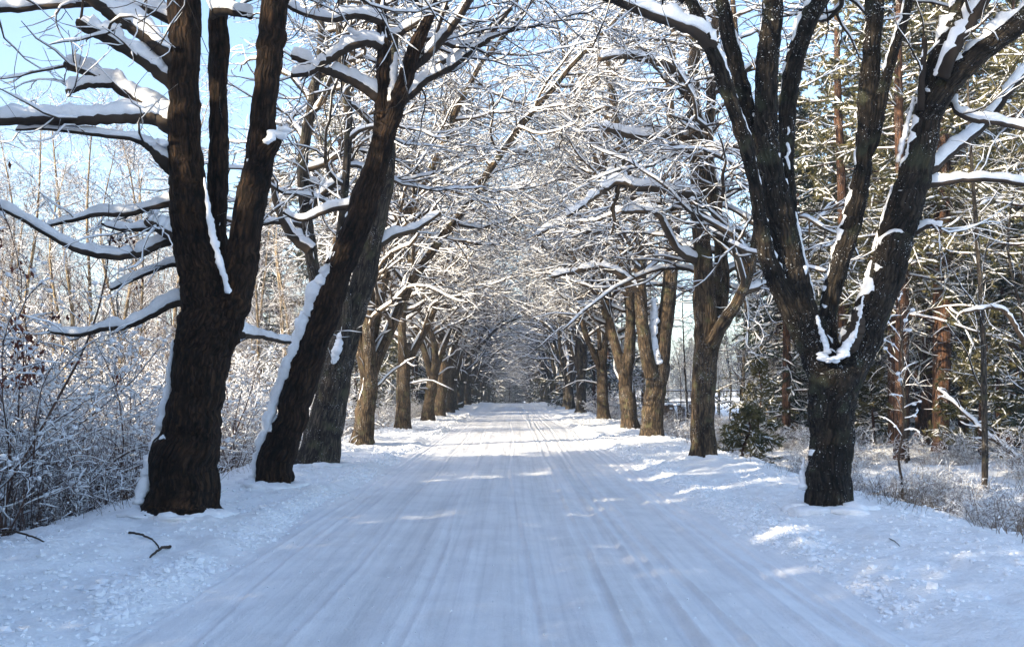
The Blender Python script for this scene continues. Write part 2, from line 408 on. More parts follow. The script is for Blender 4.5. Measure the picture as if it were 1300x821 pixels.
def hand_tree(seed, Y0, stems, boughs, base, m, tm, label, up=(4.5, 14.0), l1=10, snowstrips=(), lumps=(), near=False, side=1, twk=(6, 5), voxel=.028, l1len=(2.5, 4.5), maxd=.15, fl=.35, dh0=.1, crown_r=.5, stsnow=(.02, .22, .55), rs=1.0):
    """stems / boughs: list of (list of (px, py, half-width px, depth offset))"""
    rng = np.random.default_rng(seed)
    bx, by = base; z0 = gz(bx, by) - .06
    org = np.array([bx, by, z0])
    g = Geo(); segs = []; sn = Geo(); cr = Geo()
    allst = []
    for si, st in enumerate(stems):
        pts = []; rad = []
        for px, py, r, dy in st:
            Y = Y0 + dy; pts.append(W(px, py, Y) - org); rad.append(r * rs / F * Y)
        if si == 0: pts[0][2] = -.1
        ext = len(st)
        P, R = resample(pts, rad, max(10, int(ext * (7 if near else 4))), rng, .05 if near else .04)
        segs.append((P, R)); allst.append((P, R))
        tube(g, P, R, 26 if near else 14, .10, seed + si, fl if si == 0 else 0, cap=True)
        hs = np.clip((P[..., 2] - .0) / .3, 0, 1)
        snow(sn, P, R * .98, rng, stsnow[0], stsnow[1], .14, 8, dh0, .14, stsnow[2], .5)
    if near: tme = fused(g, segs, 'trunk', m, voxel, .020, seed)
    else: tme = g.mesh('trunk', m)
    B1 = []
    for st in boughs:
        pts = []; rad = []
        for px, py, r, dy in st:
            Y = Y0 + dy; pts.append(W(px, py, Y) - org); rad.append(r / F * Y)
        P, R = resample(pts, rad, max(10, len(st) * 5), rng, .10)
        B1.append((P, R)); tube(cr, P, R, 8, .12, seed, 0, cap=True)
        if len(st) <= 4 and st[0][2] > 11: continue
        snow(sn, P, R, rng, .03, 1.9, maxd + .03, 10, .08, .03, 1.0, .34)
        p, D, r, t = spawn(rng, P, R, twk[0], .3, 1, 35, 70, .6, .4)
        P2, R2 = grow(rng, p, D, rng.uniform(.5, 1.5, len(p)), np.minimum(r, .03) * .8, 6, .25, (0, 0, .03))
        tube(cr, P2, R2, 4); snow(sn, P2, R2, rng, .015, 1.3, .06, 5, .1, .1)
        p, D, r, t = spawn(rng, P2, R2, twk[1], .15, 1, 35, 70, .6, .6)
        P3, R3 = grow(rng, p, D, rng.uniform(.25, .7, len(p)), r, 4, .22)
        tube(cr, P3, np.maximum(R3, .003), 3); snow(sn, P3, R3, rng, .010, 1.2, .03, 4, .1, .15)
    # crown from the upper part of every stem
    for P, R in allst[0 if len(allst) == 1 else 1:]:
        z = P[0, :, 2]
        i0 = int(np.argmax(z > up[0])) if (z > up[0]).any() else None
        if i0 is None or i0 >= P.shape[1] - 3: continue
        Pu, Ru = P[:, i0:], R[:, i0:]
        p, D, r, t = spawn(rng, Pu, Ru, l1, 0, 1, 45, 80, .5, .55, (side * .35, 0, .15))
        LL = rng.uniform(*l1len, len(p)) * (1 - .35 * t)
        crown(rng, cr, sn, p, D, np.minimum(r, .07) , LL, 9, 7, side, crown_r)
    for pts, rs in snowstrips:
        Pp = np.array([W(a, b, Y0 + d) - org for a, b, d in pts]); P, R = resample(Pp, np.array(rs) / F * Y0, len(pts) * 9, rng, .16)
        nzz = rng.uniform(-1, 1, R.shape); nzz[:, 1:-1] = (nzz[:, :-2] + nzz[:, 1:-1] + nzz[:, 2:]) / 2.2; R = R * (1 + .4 * nzz); R[:, 0] *= .1; R[:, -1] *= .1
        tube(sn, P, R, 8, .35, seed)
    for px, py, r, dy, ff in lumps:
        Y = Y0 + dy; rr = r / F * Y
        c0 = W(px, py, Y) - org
        for q in range(3):
            sc_ = rng.uniform(.55, .8) * rr
            lump(sn, c0 + rng.normal(size=3) * rr * np.array([.35, .25, .22]), np.array([sc_, sc_ * .8, sc_ * .75 * ff]), rng)
    r0 = allst[0][1][0, 0]
    for q in range(22):                                   # drifted snow banked against the foot
        a = q * 6.283 / 22 + rng.normal() * .15; s_ = rng.uniform(.12, .28); c = np.array([math.cos(a), math.sin(a), 0]) * (r0 * 1.12 + rng.uniform(-.02, .14))
        zc_ = gz(bx + c[0], by + c[1]) - z0
        lump(sn, np.array([c[0], c[1], zc_ - .01]), np.array([s_, s_, rng.uniform(.04, .11)]), rng)
    return plant('avenue_tree', [('trunk', tme), ('crown', cr.mesh('crown', tm)), ('snow_cover', sn.mesh('snow_cover', M_snow, True, False))], org, 0, 1.0, label, 'tree', 'trees lining the snowy road')

def crown(rng, g, sn, p, D, r, LL, k2, k3, side, rr=.5, lite=False, arch=None):
    P1, R1 = grow(rng, p, D, LL, r, 14, .17, (side * .03, 0, .004), .22, .06, .2)
    if arch is not None:
        low = ((P1[..., 0] > 1.9) & (P1[..., 2] < arch - .25 * (P1[..., 0] < 3))).any(1) | (P1[..., 2] < 1.6).any(1)
        P1, R1 = P1[~low], R1[~low]
    tube(g, P1, R1, 5); snow(sn, P1, R1, rng, .03, 1.3, .12, 5, .08)
    p, D, r, t = spawn(rng, P1, R1, k2, .12, 1, 30, 60, .4, .62)
    P2, R2 = grow(rng, p, D, rng.uniform(.9, 2.2, len(p)) * (1.2 - .5 * t), r, 7, .17, (0, 0, 0), .3, .05, .15)
    tube(g, P2, np.maximum(R2, .008), 4)
    q = rng.random(len(P2)) < (.4 if lite else .9)
    snow(sn, P2[q], R2[q], rng, .020, 1.1, .06, 4, .08, .12)
    p, D, r, t = spawn(rng, P2, R2, k3, .12, 1, 28, 58, .45, .7)
    P3, R3 = grow(rng, p, D, rng.uniform(.3, .85, len(p)), r, 4, .14, (0, 0, .0), .4, .05)
    tube(g, P3, np.maximum(R3, .005), 3)
    if lite: return
    q = rng.random(len(P3)) < .55
    snow(sn, P3[q], np.maximum(R3[q], .005), rng, .015, 1.1, .04, 4, .08, .25)

def avenue(seed, H, hf, ns, tw=.36, k=(29, 11, 8), lite=False):
    """generic old roadside tree; the road lies towards +x"""
    rng = np.random.default_rng(seed)
    g = Geo(); sn = Geo(); cr = Geo()
    lean = rng.uniform(-.02, .16)
    P, R = resample([(0, 0, -.15), (lean * .25 * hf, 0, hf * .33), (lean * .6 * hf, rng.normal() * .05, hf * .66), (lean * hf, rng.normal() * .08, hf * 1.1)], np.array([1.05, .95, .92, .8]) * tw, 16, rng, .03)
    tube(g, P, R, 16, .12, seed, .35); snow(sn, P, R, rng, .02, .2, .06, 6, .1, .3, .5)
    az = rng.uniform(0, 6.28) + np.arange(ns) * 2 * math.pi / ns + rng.normal(size=ns) * .3
    D0 = np.stack([np.cos(az) * .32 + .05, np.sin(az) * .36, rng.uniform(.8, 1.1, ns)], -1)
    p0 = np.repeat(P[:, -5], ns, 0) + D0 * .1
    PS, RS = grow(rng, p0, D0, rng.uniform(.8, 1.1, ns) * (H - hf), rng.uniform(.48, .75, ns) * tw, 18, .085, (.010, 0, .03), .16, 0, .3)
    tube(g, PS, RS, 10, .1, seed + 1); snow(sn, PS, RS, rng, .03, .5, .12, 6, .12, .1, .8)
    # low snags
    p, D, r, t = spawn(rng, P, R, 3, .5, .95, 50, 80, .4, .25)
    P1, R1 = grow(rng, p, D, rng.uniform(1., 2.5, len(p)), np.minimum(r, .05), 7, .2); tube(cr, P1, R1, 5); snow(sn, P1, R1, rng)
    p, D, r, t = spawn(rng, PS, RS, k[0], .1, 1, 40, 75, .45, .5, (.3, 0, .3))
    LL = rng.uniform(2.8, 7.0, len(p)) * (1.1 - .5 * t)
    crown(rng, cr, sn, p, D, np.minimum(r, .075), LL, k[1], k[2], 1, lite=lite, arch=6.4 if lite else 5.6)
    return [('trunk', g.mesh('trunk', M_barkG if lite else M_barkM)), ('crown', cr.mesh('crown', M_twigD if lite else M_twig)), ('snow_cover', sn.mesh('snow_cover', M_snow, True, False))]

# ------------------------------------------------------------------ conifers, birches, shrubs
def needles(g, P, rng, m, ln=.18, wd=.03):
    N, n = P.shape[:2]
    pi = np.repeat(np.arange(N), m); t = rng.random(N * m) * (n - 1); i = np.minimum(t.astype(int), n - 2); f = (t - i)[:, None]
    p = P[pi, i] * (1 - f) + P[pi, i + 1] * f; T = nrm(P[pi, i + 1] - P[pi, i])
    d = nrm(T * .7 + rng.normal(size=p.shape) * .75 * np.array([1, 1, .7])); l = rng.uniform(.6, 1.2, (len(p), 1)) * ln
    s = nrm(np.cross(d, rng.normal(size=p.shape))) * wd
    V = np.stack([p - s, p + s, p + d * l + s * .3], 1)
    g.add(V.reshape(-1, 3), None, np.arange(len(p) * 3).reshape(-1, 3))

def conifer(seed, H, zc, Lm, r0, nb, bark, need, ntw=9, nn=22, droop=-.02, el=(-.15, .25), sw=.06, tip=.2, nl=.18, sparse=0.):
    rng = np.random.default_rng(seed)
    g = Geo(); nd = Geo(); sn = Geo(); br = Geo()
    P, R = resample([(0, 0, -.2), (rng.normal() * .1, 0, H * .35), (rng.normal() * .15, rng.normal() * .15, H * .7), (rng.normal() * .15, 0, H)], [r0, r0 * .8, r0 * .5, .02], 18, rng, .03)
    tube(g, P, R, 12, .06, seed, .2)
    z = zc + (H - zc) * (np.arange(nb) + rng.random(nb)) / nb * .98
    t = (z - zc) / (H - zc)
    L = Lm * (1 - t) ** .75 * rng.uniform(.6, 1.1, nb) + tip
    az = rng.uniform(0, 6.28, nb)
    e = el[0] + (el[1] - el[0]) * t + rng.normal(size=nb) * .12
    D = np.stack([np.cos(az) * np.cos(e), np.sin(az) * np.cos(e), np.sin(e)], -1)
    zi = np.clip(z / H * 17, 0, 16.99); ii = zi.astype(int); ff = (zi - ii)[:, None]
    p0 = P[0, ii] * (1 - ff) + P[0, ii + 1] * ff
    PB, RB = grow(rng, p0, D, L, np.clip(L * .013, .008, .05), 8, .09, (0, 0, droop), .2)
    tube(br, PB, RB, 4)
    snow(sn, PB, RB, rng, .03, 1.0, .08, 4, .05, .1)
    p, D, r, tt = spawn(rng, PB, RB, ntw, .22, 1, 35, 65, .25, .5)
    LT = np.repeat(L, ntw) * rng.uniform(.16, .36, len(p)) * (1.2 - .6 * tt) + .08
    PT, RT = grow(rng, p, D, LT, r, 4, .12, (0, 0, droop * 1.5), .3)
    needles(nd, PT, rng, nn, nl, nl * .15); needles(nd, PB[:, 3:], rng, nn, nl, nl * .15)
    keep = rng.random(len(PT)) > .25 + sparse
    snow(sn, PT[keep], np.full(PT[keep].shape[:2], sw) * rng.uniform(.5, 1.1, (keep.sum(), 1)), rng, .02, .55, .09, 5, .05, .12, 1.0, .45)
    # bare dead snags below the crown
    if zc > 2:
        k = 7; zz = rng.uniform(1.2, zc, k); a = rng.uniform(0, 6.28, k)
        D = np.stack([np.cos(a), np.sin(a), rng.uniform(-.3, .2, k)], -1)
        zi = np.clip(zz / H * 17, 0, 16.99).astype(int)
        PD, RD = grow(rng, np.stack([P[0, zi, 0], P[0, zi, 1], zz], -1), D, rng.uniform(.5, 2., k), np.full(k, .014), 6, .15, (0, 0, -.02)); tube(br, PD, RD, 4); snow(sn, PD, RD, rng, .02, 1, .06, 4)
    return [('trunk', g.mesh('trunk', bark)), ('branches', br.mesh('branches', bark)), ('needles', nd.mesh('needles', need, False, False)), ('snow_cover', sn.mesh('snow_cover', M_snow, True, False))]

def birch(seed, H, r0, nb=26, twk=(7, 5), bark=None, tw=None, sd=.012):
    rng = np.random.default_rng(seed); g = Geo(); cr = Geo(); sn = Geo()
    P, R = resample([(0, 0, -.2), (rng.normal() * .2, rng.normal() * .2, H * .35), (rng.normal() * .3, rng.normal() * .3, H * .7), (rng.normal() * .5, rng.normal() * .5, H)], [r0, r0 * .8, r0 * .5, .01], 18, rng, .1)
    tube(g, P, R, 8, .05, seed)
    p, D, r, t = spawn(rng, P, R, nb, .2, 1, 30, 60, 1, .45)
    P1, R1 = grow(rng, p, D, rng.uniform(1., 2.6, len(p)) * (1.2 - .7 * t), r, 8, .12, (0, 0, .03)); tube(cr, P1, R1, 4); snow(sn, P1, R1, rng, sd, .9, .05, 4, .1, .1)
    p, D, r, t = spawn(rng, P1, R1, twk[0], .15, 1, 25, 60, .8, .6)
    P2, R2 = grow(rng, p, D, rng.uniform(.4, 1.1, len(p)), r, 5, .16); tube(cr, P2, np.maximum(R2, .005), 3); snow(sn, P2, R2, rng, sd, .9, .03, 4, .1, .2)
    p, D, r, t = spawn(rng, P2, R2, twk[1], .1, 1, 25, 60, .8, .7)
    P3, R3 = grow(rng, p, D, rng.uniform(.2, .6, len(p)), r, 3, .16); tube(cr, P3, np.maximum(R3, .005), 3)
    k = rng.random(len(P3)) > .45; snow(sn, P3[k], R3[k], rng, sd * .8, .9, .03, 4, .1, .2)
    return [('trunk', g.mesh('trunk', bark or M_birch)), ('crown', cr.mesh('crown', tw or M_wtwig)), ('snow_cover', sn.mesh('snow_cover', M_snow, True, False))]

def shrub(seed, H, ns=16, spread=.5, k=(8, 6), sd=.016, nbl=500, bl=(.02, .055), tw=None, leaves=0):
    rng = np.random.default_rng(seed); g = Geo(); sn = Geo(); lf = Geo()
    a = rng.uniform(0, 6.28, ns)
    p0 = np.stack([np.cos(a), np.sin(a), np.zeros(ns)], -1) * rng.uniform(.02, .5, (ns, 1)); p0[:, 2] = -.1
    D = np.stack([np.cos(a) * spread, np.sin(a) * spread, np.ones(ns)], -1) + rng.normal(size=(ns, 3)) * .15
    P, R = grow(rng, p0, D, rng.uniform(.6, 1.15, ns) * H, rng.uniform(.010, .022, ns) * (H / 3), 12, .10, (0, 0, -.015)); tube(g, P, R, 5); snow(sn, P, R, rng, sd, 1, .05, 4, .25, .2)
    p, D, r, t = spawn(rng, P, R, k[0], .15, 1, 30, 65, .6, .6)
    P2, R2 = grow(rng, p, D, rng.uniform(.4, 1.3, len(p)) * H / 3, r, 7, .17, (0, 0, -.01)); tube(g, P2, np.maximum(R2, .005), 3); snow(sn, P2, R2, rng, sd, 1, .05, 4, .15, .28)
    p, D, r, t = spawn(rng, P2, R2, k[1], .1, 1, 30, 70, .6, .7)
    P3, R3 = grow(rng, p, D, rng.uniform(.15, .5, len(p)), r, 5, .2); tube(g, P3, np.maximum(R3, .004), 3); snow(sn, P3, np.maximum(R3, .005), rng, sd, 1, .04, 4, .12, .38)
    if nbl:
        pool = np.concatenate([P2.reshape(-1, 3), P3.reshape(-1, 3)]); pool = pool[pool[:, 2] > .15]
        c = pool[rng.integers(0, len(pool), nbl)] + np.array([0, 0, .012]); blobs(sn, c, rng.uniform(bl[0], bl[1], nbl) ** 1.0, rng, .3, .75)
    out = [('stems', g.mesh('stems', tw or M_shrub)), ('snow_cover', sn.mesh('snow_cover', M_snow, True, False))]
    if leaves:
        pool = P3[:, -1]; cc = pool[(pool[:, 2] > 1.9)]; cc = cc[rng.integers(0, len(cc), 60)]; c = cc[rng.integers(0, 60, leaves)] + rng.normal(size=(leaves, 3)) * np.array([.07, .07, .06])
        d = nrm(rng.normal(size=c.shape) * .5 + np.array([0, 0, -1])); s = nrm(np.cross(d, rng.normal(size=c.shape))) * .02
        l = rng.uniform(.05, .085, (leaves, 1))
        V = np.stack([c, c + d * l * .5 + s, c + d * l, c + d * l * .5 - s], 1); V[:, 2] += rng.normal(size=c.shape) * .01
        lf.add(V.reshape(-1, 3), np.arange(leaves * 4).reshape(-1, 4)); out.append(('withered_leaves', lf.mesh('withered_leaves', M_leaf, False, False)))
    return out

def stalks(name, n, region, hr, m, rng, lean=.18, snowy=.5, wd=.004, clump=None):
    """countless dry stalks and grass"""
    g = Geo(); sn = Geo()
    X, Y = region(n, rng)
    Z = ground_z(X, Y, False) - .05
    p0 = np.stack([X, Y, Z], -1); D = np.stack([rng.normal(size=len(X)) * lean, rng.normal(size=len(X)) * lean, np.ones(len(X))], -1)
    H = rng.uniform(*hr, len(X))
    P, R = grow(rng, p0, D, H, np.full(len(X), wd), 5, .07, (0, 0, -.01), .4); tube(g, P, R, 3)
    k = rng.random(len(X)) < .5
    p, D, r, t = spawn(rng, P[k], R[k], 3, .4, 1, 20, 50, .8, .7)
    P2, R2 = grow(rng, p, D, rng.uniform(.08, .3, len(p)), r, 3, .15); tube(g, P2, R2, 3)
    k2 = rng.random(len(P2)) < snowy
    me = g.mesh(name, m, True, False)
    o = tag(link(name, me), None, None, None, 'stuff')
    if k2.sum():
        c = P2[k2][:, -1]; blobs(sn, c, rng.uniform(.007, .016, len(c)), rng, .3, .8)
        c = P[rng.random(len(P)) < snowy * .6][:, -1]; blobs(sn, c, rng.uniform(.008, .02, len(c)), rng, .3, .8)
        link('snow_cover', sn.mesh('snow_cover', M_snow, True, False), o)
    return o

# ================================================================== LAYOUT
Ybase = lambda py, z=.12: F * (HC - z) / (py - HY)
# avenue trees measured in the photograph: (px, py, side)
spots = {'L1': (228, 655), 'L2': (343, 620), 'L3': (405, 592), 'R1': (1052, 652), 'R2': (894, 584), 'R3': (828, 559)}
base = {}
for k_, (px, py) in spots.items():
    y = Ybase(py); base[k_] = ((px - PX0) / F * y, y)
for k_, (bx, by) in base.items(): TREE_SPOTS.append((bx + (.15 if bx < 0 else -.15), by - .1, .07, .9))

# ---- ground and road
yn = [-70.]
while yn[-1] < 3: yn.append(yn[-1] + max(.12, (3 - yn[-1]) * .06))
while yn[-1] < 900: yn.append(yn[-1] + max(.045, yn[-1] * .0075))
def half(x1, d0, g_, xm):
    a = [0.]
    while a[-1] < xm: a.append(a[-1] + (d0 if a[-1] < x1 else max(d0, (a[-1] - x1) * g_ + d0)))
    return a
h_ = half(9, .07, .05, 700); xs = np.array([-a for a in h_[:0:-1]] + h_)
ground = sheet('ground', xs, np.array(yn), ground_z, M_ground); tag(ground, 'snow covered ground with low verges and banks beside the road', 'ground', None, 'structure')

def wander(y, s): return .28 * noise3(y * .045, np.asarray(s * 3.7), np.asarray(0.), 7) + .08 * noise3(y * .2, np.asarray(s * 1.9), np.asarray(0.), 9)
def road_z(x, y):
    z = zroad(y) + .004
    z = z + .012 * (1 - (x / 2.9) ** 2)
    for i, (c, w, a) in enumerate([(-2.15, .10, -.010), (-1.25, .22, -.012), (-.55, .12, -.006), (.35, .20, -.010), (1.05, .08, -.016), (1.32, .045, -.014), (1.55, .05, -.014), (2.1, .09, -.016), (2.28, .04, -.014), (2.5, .05, -.016), (-2.55, .05, -.016), (-2.32, .04, -.014), (-1.6, .04, -.012), (-.9, .04, -.010), (.0, .04, -.010), (.62, .045, -.012)]):
        cc = c + wander(y, i); z = z + a * np.exp(-((x - cc) / w) ** 2) + abs(a) * .9 * np.exp(-((x - cc - w * 1.5) / (w * .5)) ** 2)
    z = z + .035 * sstep(2.3, 2.8, np.abs(x)) * fbm2(x * 2.5, y * .7, 3, 95) + .006 * fbm2(x * 7, y * .5, 3, 71) + .005 * fbm2(x * 9, y * 5, 2, 81)
    return z
m, nt, b = mat('packed_snow_road'); L = nt.links.new
tc = node(nt, 'ShaderNodeTexCoord'); mp = node(nt, 'ShaderNodeMapping'); mp.inputs['Scale'].default_value = (1, .035, 1); L(tc.outputs['Object'], mp.inputs[0])
sep = node(nt, 'ShaderNodeSeparateXYZ'); L(tc.outputs['Object'], sep.inputs[0])
wn = node(nt, 'ShaderNodeTexNoise', Scale=.05, Detail=1.0); L(tc.outputs['Object'], wn.inputs['Vector'])
n1 = node(nt, 'ShaderNodeTexNoise', Scale=2.4, Detail=6.0, Roughness=.62); L(mp.outputs[0], n1.inputs['Vector'])
mp2 = node(nt, 'ShaderNodeMapping'); mp2.inputs['Scale'].default_value = (2.2, .10, 1); L(tc.outputs['Object'], mp2.inputs[0])
n2 = node(nt, 'ShaderNodeTexNoise', Scale=9.0, Detail=6.0, Roughness=.6); L(mp2.outputs[0], n2.inputs['Vector'])
ab = node(nt, 'ShaderNodeMath', operation='ABSOLUTE'); L(sep.outputs[0], ab.inputs[0])
edge = node(nt, 'ShaderNodeMapRange'); L(ab.outputs[0], edge.inputs[0]); edge.inputs[1].default_value = 1.6; edge.inputs[2].default_value = 2.7; edge.inputs[3].default_value = 0; edge.inputs[4].default_value = .30
s1 = node(nt, 'ShaderNodeMath', operation='MULTIPLY_ADD'); L(n2.outputs['Fac'], s1.inputs[0]); s1.inputs[1].default_value = .3; L(n1.outputs['Fac'], s1.inputs[2])
s2 = node(nt, 'ShaderNodeMath', operation='ADD'); L(s1.outputs[0], s2.inputs[0]); L(edge.outputs[0], s2.inputs[1])
rp = ramp(nt, [(.42, (.68, .69, .71)), (.60, (.80, .81, .835)), (.85, (.90, .91, .94))]); L(s2.outputs[0], rp.inputs[0]); L(rp.outputs[0], b.inputs['Base Color'])
b.inputs['Roughness'].default_value = .5; b.inputs['Specular IOR Level'].default_value = .3
n4 = node(nt, 'ShaderNodeTexNoise', Scale=45.0, Detail=4.0, Roughness=.7); L(tc.outputs['Object'], n4.inputs['Vector'])
n5 = node(nt, 'ShaderNodeTexNoise', Scale=1.6, Detail=5.0, Roughness=.7); L(tc.outputs['Object'], n5.inputs['Vector'])
gr = node(nt, 'ShaderNodeMath', operation='MULTIPLY_ADD'); L(n4.outputs['Fac'], gr.inputs[0]); gr.inputs[1].default_value = .8; L(s1.outputs[0], gr.inputs[2])
g5 = node(nt, 'ShaderNodeMath', operation='MULTIPLY_ADD'); L(n4.outputs['Fac'], g5.inputs[0]); g5.inputs[1].default_value = .5; L(n5.outputs['Fac'], g5.inputs[2])
g6 = ramp(nt, [(.55, (.90, .90, .91)), (.85, (1.04, 1.04, 1.04))]); L(g5.outputs[0], g6.inputs[0])
mp3 = node(nt, 'ShaderNodeMapping'); mp3.inputs['Scale'].default_value = (7, .05, 1)
wv = node(nt, 'ShaderNodeMixRGB', blend_type='ADD'); wv.inputs[0].default_value = .25; L(tc.outputs['Object'], wv.inputs[1]); L(wn.outputs['Color'], wv.inputs[2]); L(wv.outputs[0], mp3.inputs[0])
n7 = node(nt, 'ShaderNodeTexNoise', Scale=2.2, Detail=4.0, Roughness=.55); L(mp3.outputs[0], n7.inputs['Vector'])
r7 = ramp(nt, [(.36, (.91, .915, .925)), (.50, (1, 1, 1)), (.62, (1, 1, 1)), (.70, (1.05, 1.05, 1.05))]); L(n7.outputs['Fac'], r7.inputs[0])
g7 = node(nt, 'ShaderNodeMixRGB', blend_type='MULTIPLY'); g7.inputs[0].default_value = 1; L(g6.outputs[0], g7.inputs[1]); L(r7.outputs[0], g7.inputs[2]); g6 = g7
gm = node(nt, 'ShaderNodeMixRGB', blend_type='MULTIPLY'); gm.inputs[0].default_value = 1; L(rp.outputs[0], gm.inputs[1]); L(g6.outputs[0], gm.inputs[2]); L(gm.outputs[0], b.inputs['Base Color'])
bp = node(nt, 'ShaderNodeBump', Strength=.7, Distance=.03); L(gr.outputs[0], bp.inputs['Height']); L(bp.outputs[0], b.inputs['Normal'])
M_road = m
road = sheet('road', np.linspace(-2.8, 2.8, 260), np.array([y for y in yn if y < 262]), road_z, M_road)
tag(road, 'packed snow road marked by tyre tracks running down the avenue', 'road', None, 'structure')

# ---- near avenue trees
L1 = hand_tree(11, base['L1'][1], [
    [(229, 668, 50, 0), (233, 592, 48, 0), (248, 521, 41, 0), (257, 451, 43, 0), (266, 410, 46, .05), (260, 365, 37, 0), (245, 300, 30, 0), (238, 240, 27, -.05), (234, 180, 25, -.1), (234, 100, 24, -.1), (234, 0, 23, -.1), (240, -150, 19, 0), (252, -340, 14, .2), (262, -520, 8, .4), (270, -700, 3, .5)],
    [(275, 420, 30, .1), (276, 360, 20, .45), (276, 290, 15, .6), (276, 200, 14, .65), (277, 100, 14, .7), (279, 0, 14, .8), (290, -200, 11, 1.), (300, -450, 6, 1.3), (300, -600, 3, 1.3)],
    [(282, 430, 32, .05), (300, 360, 27, 0), (312, 300, 24, -.05), (320, 250, 23, -.05), (330, 190, 21, 0), (338, 110, 20, 0), (344, 50, 19, 0), (350, 0, 19, 0), (358, -120, 15, 0), (350, -300, 11, 0), (362, -520, 6, 0), (360, -650, 3, 0)],
    [(320, 240, 16, 0), (333, 205, 15, -.08), (343, 186, 13, -.15), (351, 172, 11, -.2)],
     [(348, 20, 13, 0), (370, -30, 10, 0), (400, -120, 8, -.2), (440, -260, 5, -.5), (470, -400, 2, -.8)]],
    [[(225, 165, 14, 0), (200, 152, 9.5, -.05), (180, 149, 8, -.1), (140, 150, 7.5, -.2), (90, 153, 7, -.3), (45, 152, 6.5, -.3), (0, 154, 6, -.4), (-80, 158, 5, -.6), (-180, 140, 3, -.8)],
     [(224, 110, 11, 0), (205, 96, 8, -.1), (178, 76, 7, -.2), (150, 58, 6.5, -.3), (122, 42, 6, -.4), (100, 30, 6.5, -.5)],
     [(222, 165, 9, .1), (180, 132, 6.5, .2), (155, 115, 6, .3), (130, 100, 6, .3), (108, 90, 5.5, .4), (84, 83, 6, .4)],
     [(145, 108, 4.5, .3), (125, 108, 4, .2), (105, 110, 4, .2), (86, 118, 4, .1)],
     [(222, 80, 11, -.1), (200, 60, 8, -.2), (172, 38, 8, -.2), (140, 18, 7.5, -.3), (110, -5, 7, -.4), (60, -40, 6, -.5), (0, -90, 4, -.6)],
     [(226, 30, 7, .1), (165, 7, 4.5, .2), (100, 6, 4, .2), (50, 9, 4, .2), (0, 13, 4, .2), (-90, 10, 3, .2)],
     [(222, 215, 12, 0), (203, 200, 8, -.1), (188, 186, 5, -.1), (165, 176, 3.2, -.2), (120, 171, 2.6, -.2), (60, 164, 2, -.2), (20, 165, 1.5, -.2)],
     [(230, 305, 9, 0), (210, 295, 7, -.1), (196, 286, 6, -.15), (188, 282, 6.5, -.2)],
     [(205, 290, 4, .1), (180, 291, 3.5, .1), (150, 291, 2.5, .1), (128, 284, 1.5, .1)],
     [(235, 300, 8, .1), (208, 308, 5.5, .1), (180, 321, 5, .1), (150, 325, 4.8, .1), (110, 321, 4.2, 0), (80, 308, 3.8, 0), (40, 285, 3.2, 0), (0, 264, 2.8, 0), (-60, 245, 2, 0)],
     [(228, 255, 6, .3), (200, 262, 4.2, .3), (160, 272, 3.8, .3), (125, 272, 3.4, .3), (90, 280, 2.6, .3), (60, 287, 2, .3)],
     [(235, 382, 7, .3), (215, 388, 4.6, .3), (190, 402, 4, .3), (160, 414, 3.8, .3), (130, 418, 3.4, .3), (95, 425, 3, .3), (60, 420, 2, .3)],
     [(235, 335, 5, .4), (210, 338, 3, .5), (170, 355, 2.5, .5), (140, 368, 2, .5)],
     [(305, 425, 5, 2.4), (330, 427, 3.2, 3.6), (352, 432, 3, 4.6), (375, 436, 2.4, 5.6)],
     [(268, 18, 7, .5), (290, 15, 5, .5), (320, 22, 4.5, .5)]],
    base['L1'], M_barkN, M_twigD, 'nearest thick forked trunk on the left, with sawn limbs and long snowy boughs', up=(6.6, 14), l1=7, near=True, twk=(3, 4),
    snowstrips=[([(259, 225, -.38), (264, 262, -.40), (270, 300, -.42), (280, 335, -.46), (291, 372, -.5)], [1, 3, 3.5, 4.5, 3]),
                ([(176, 640, -.25), (187, 600, -.05), (199, 560, .0), (209, 520, .0), (214, 480, .0), (220, 430, 0.)], [9, 7, 6, 5, 4, 2])],
    lumps=[(347, 171, 13, -.2, .8), (356, 168, 11, -.2, .8), (340, 178, 9, -.25, .8), (207, 182, 10, -.2, .7)], side=-.2, rs=.81)

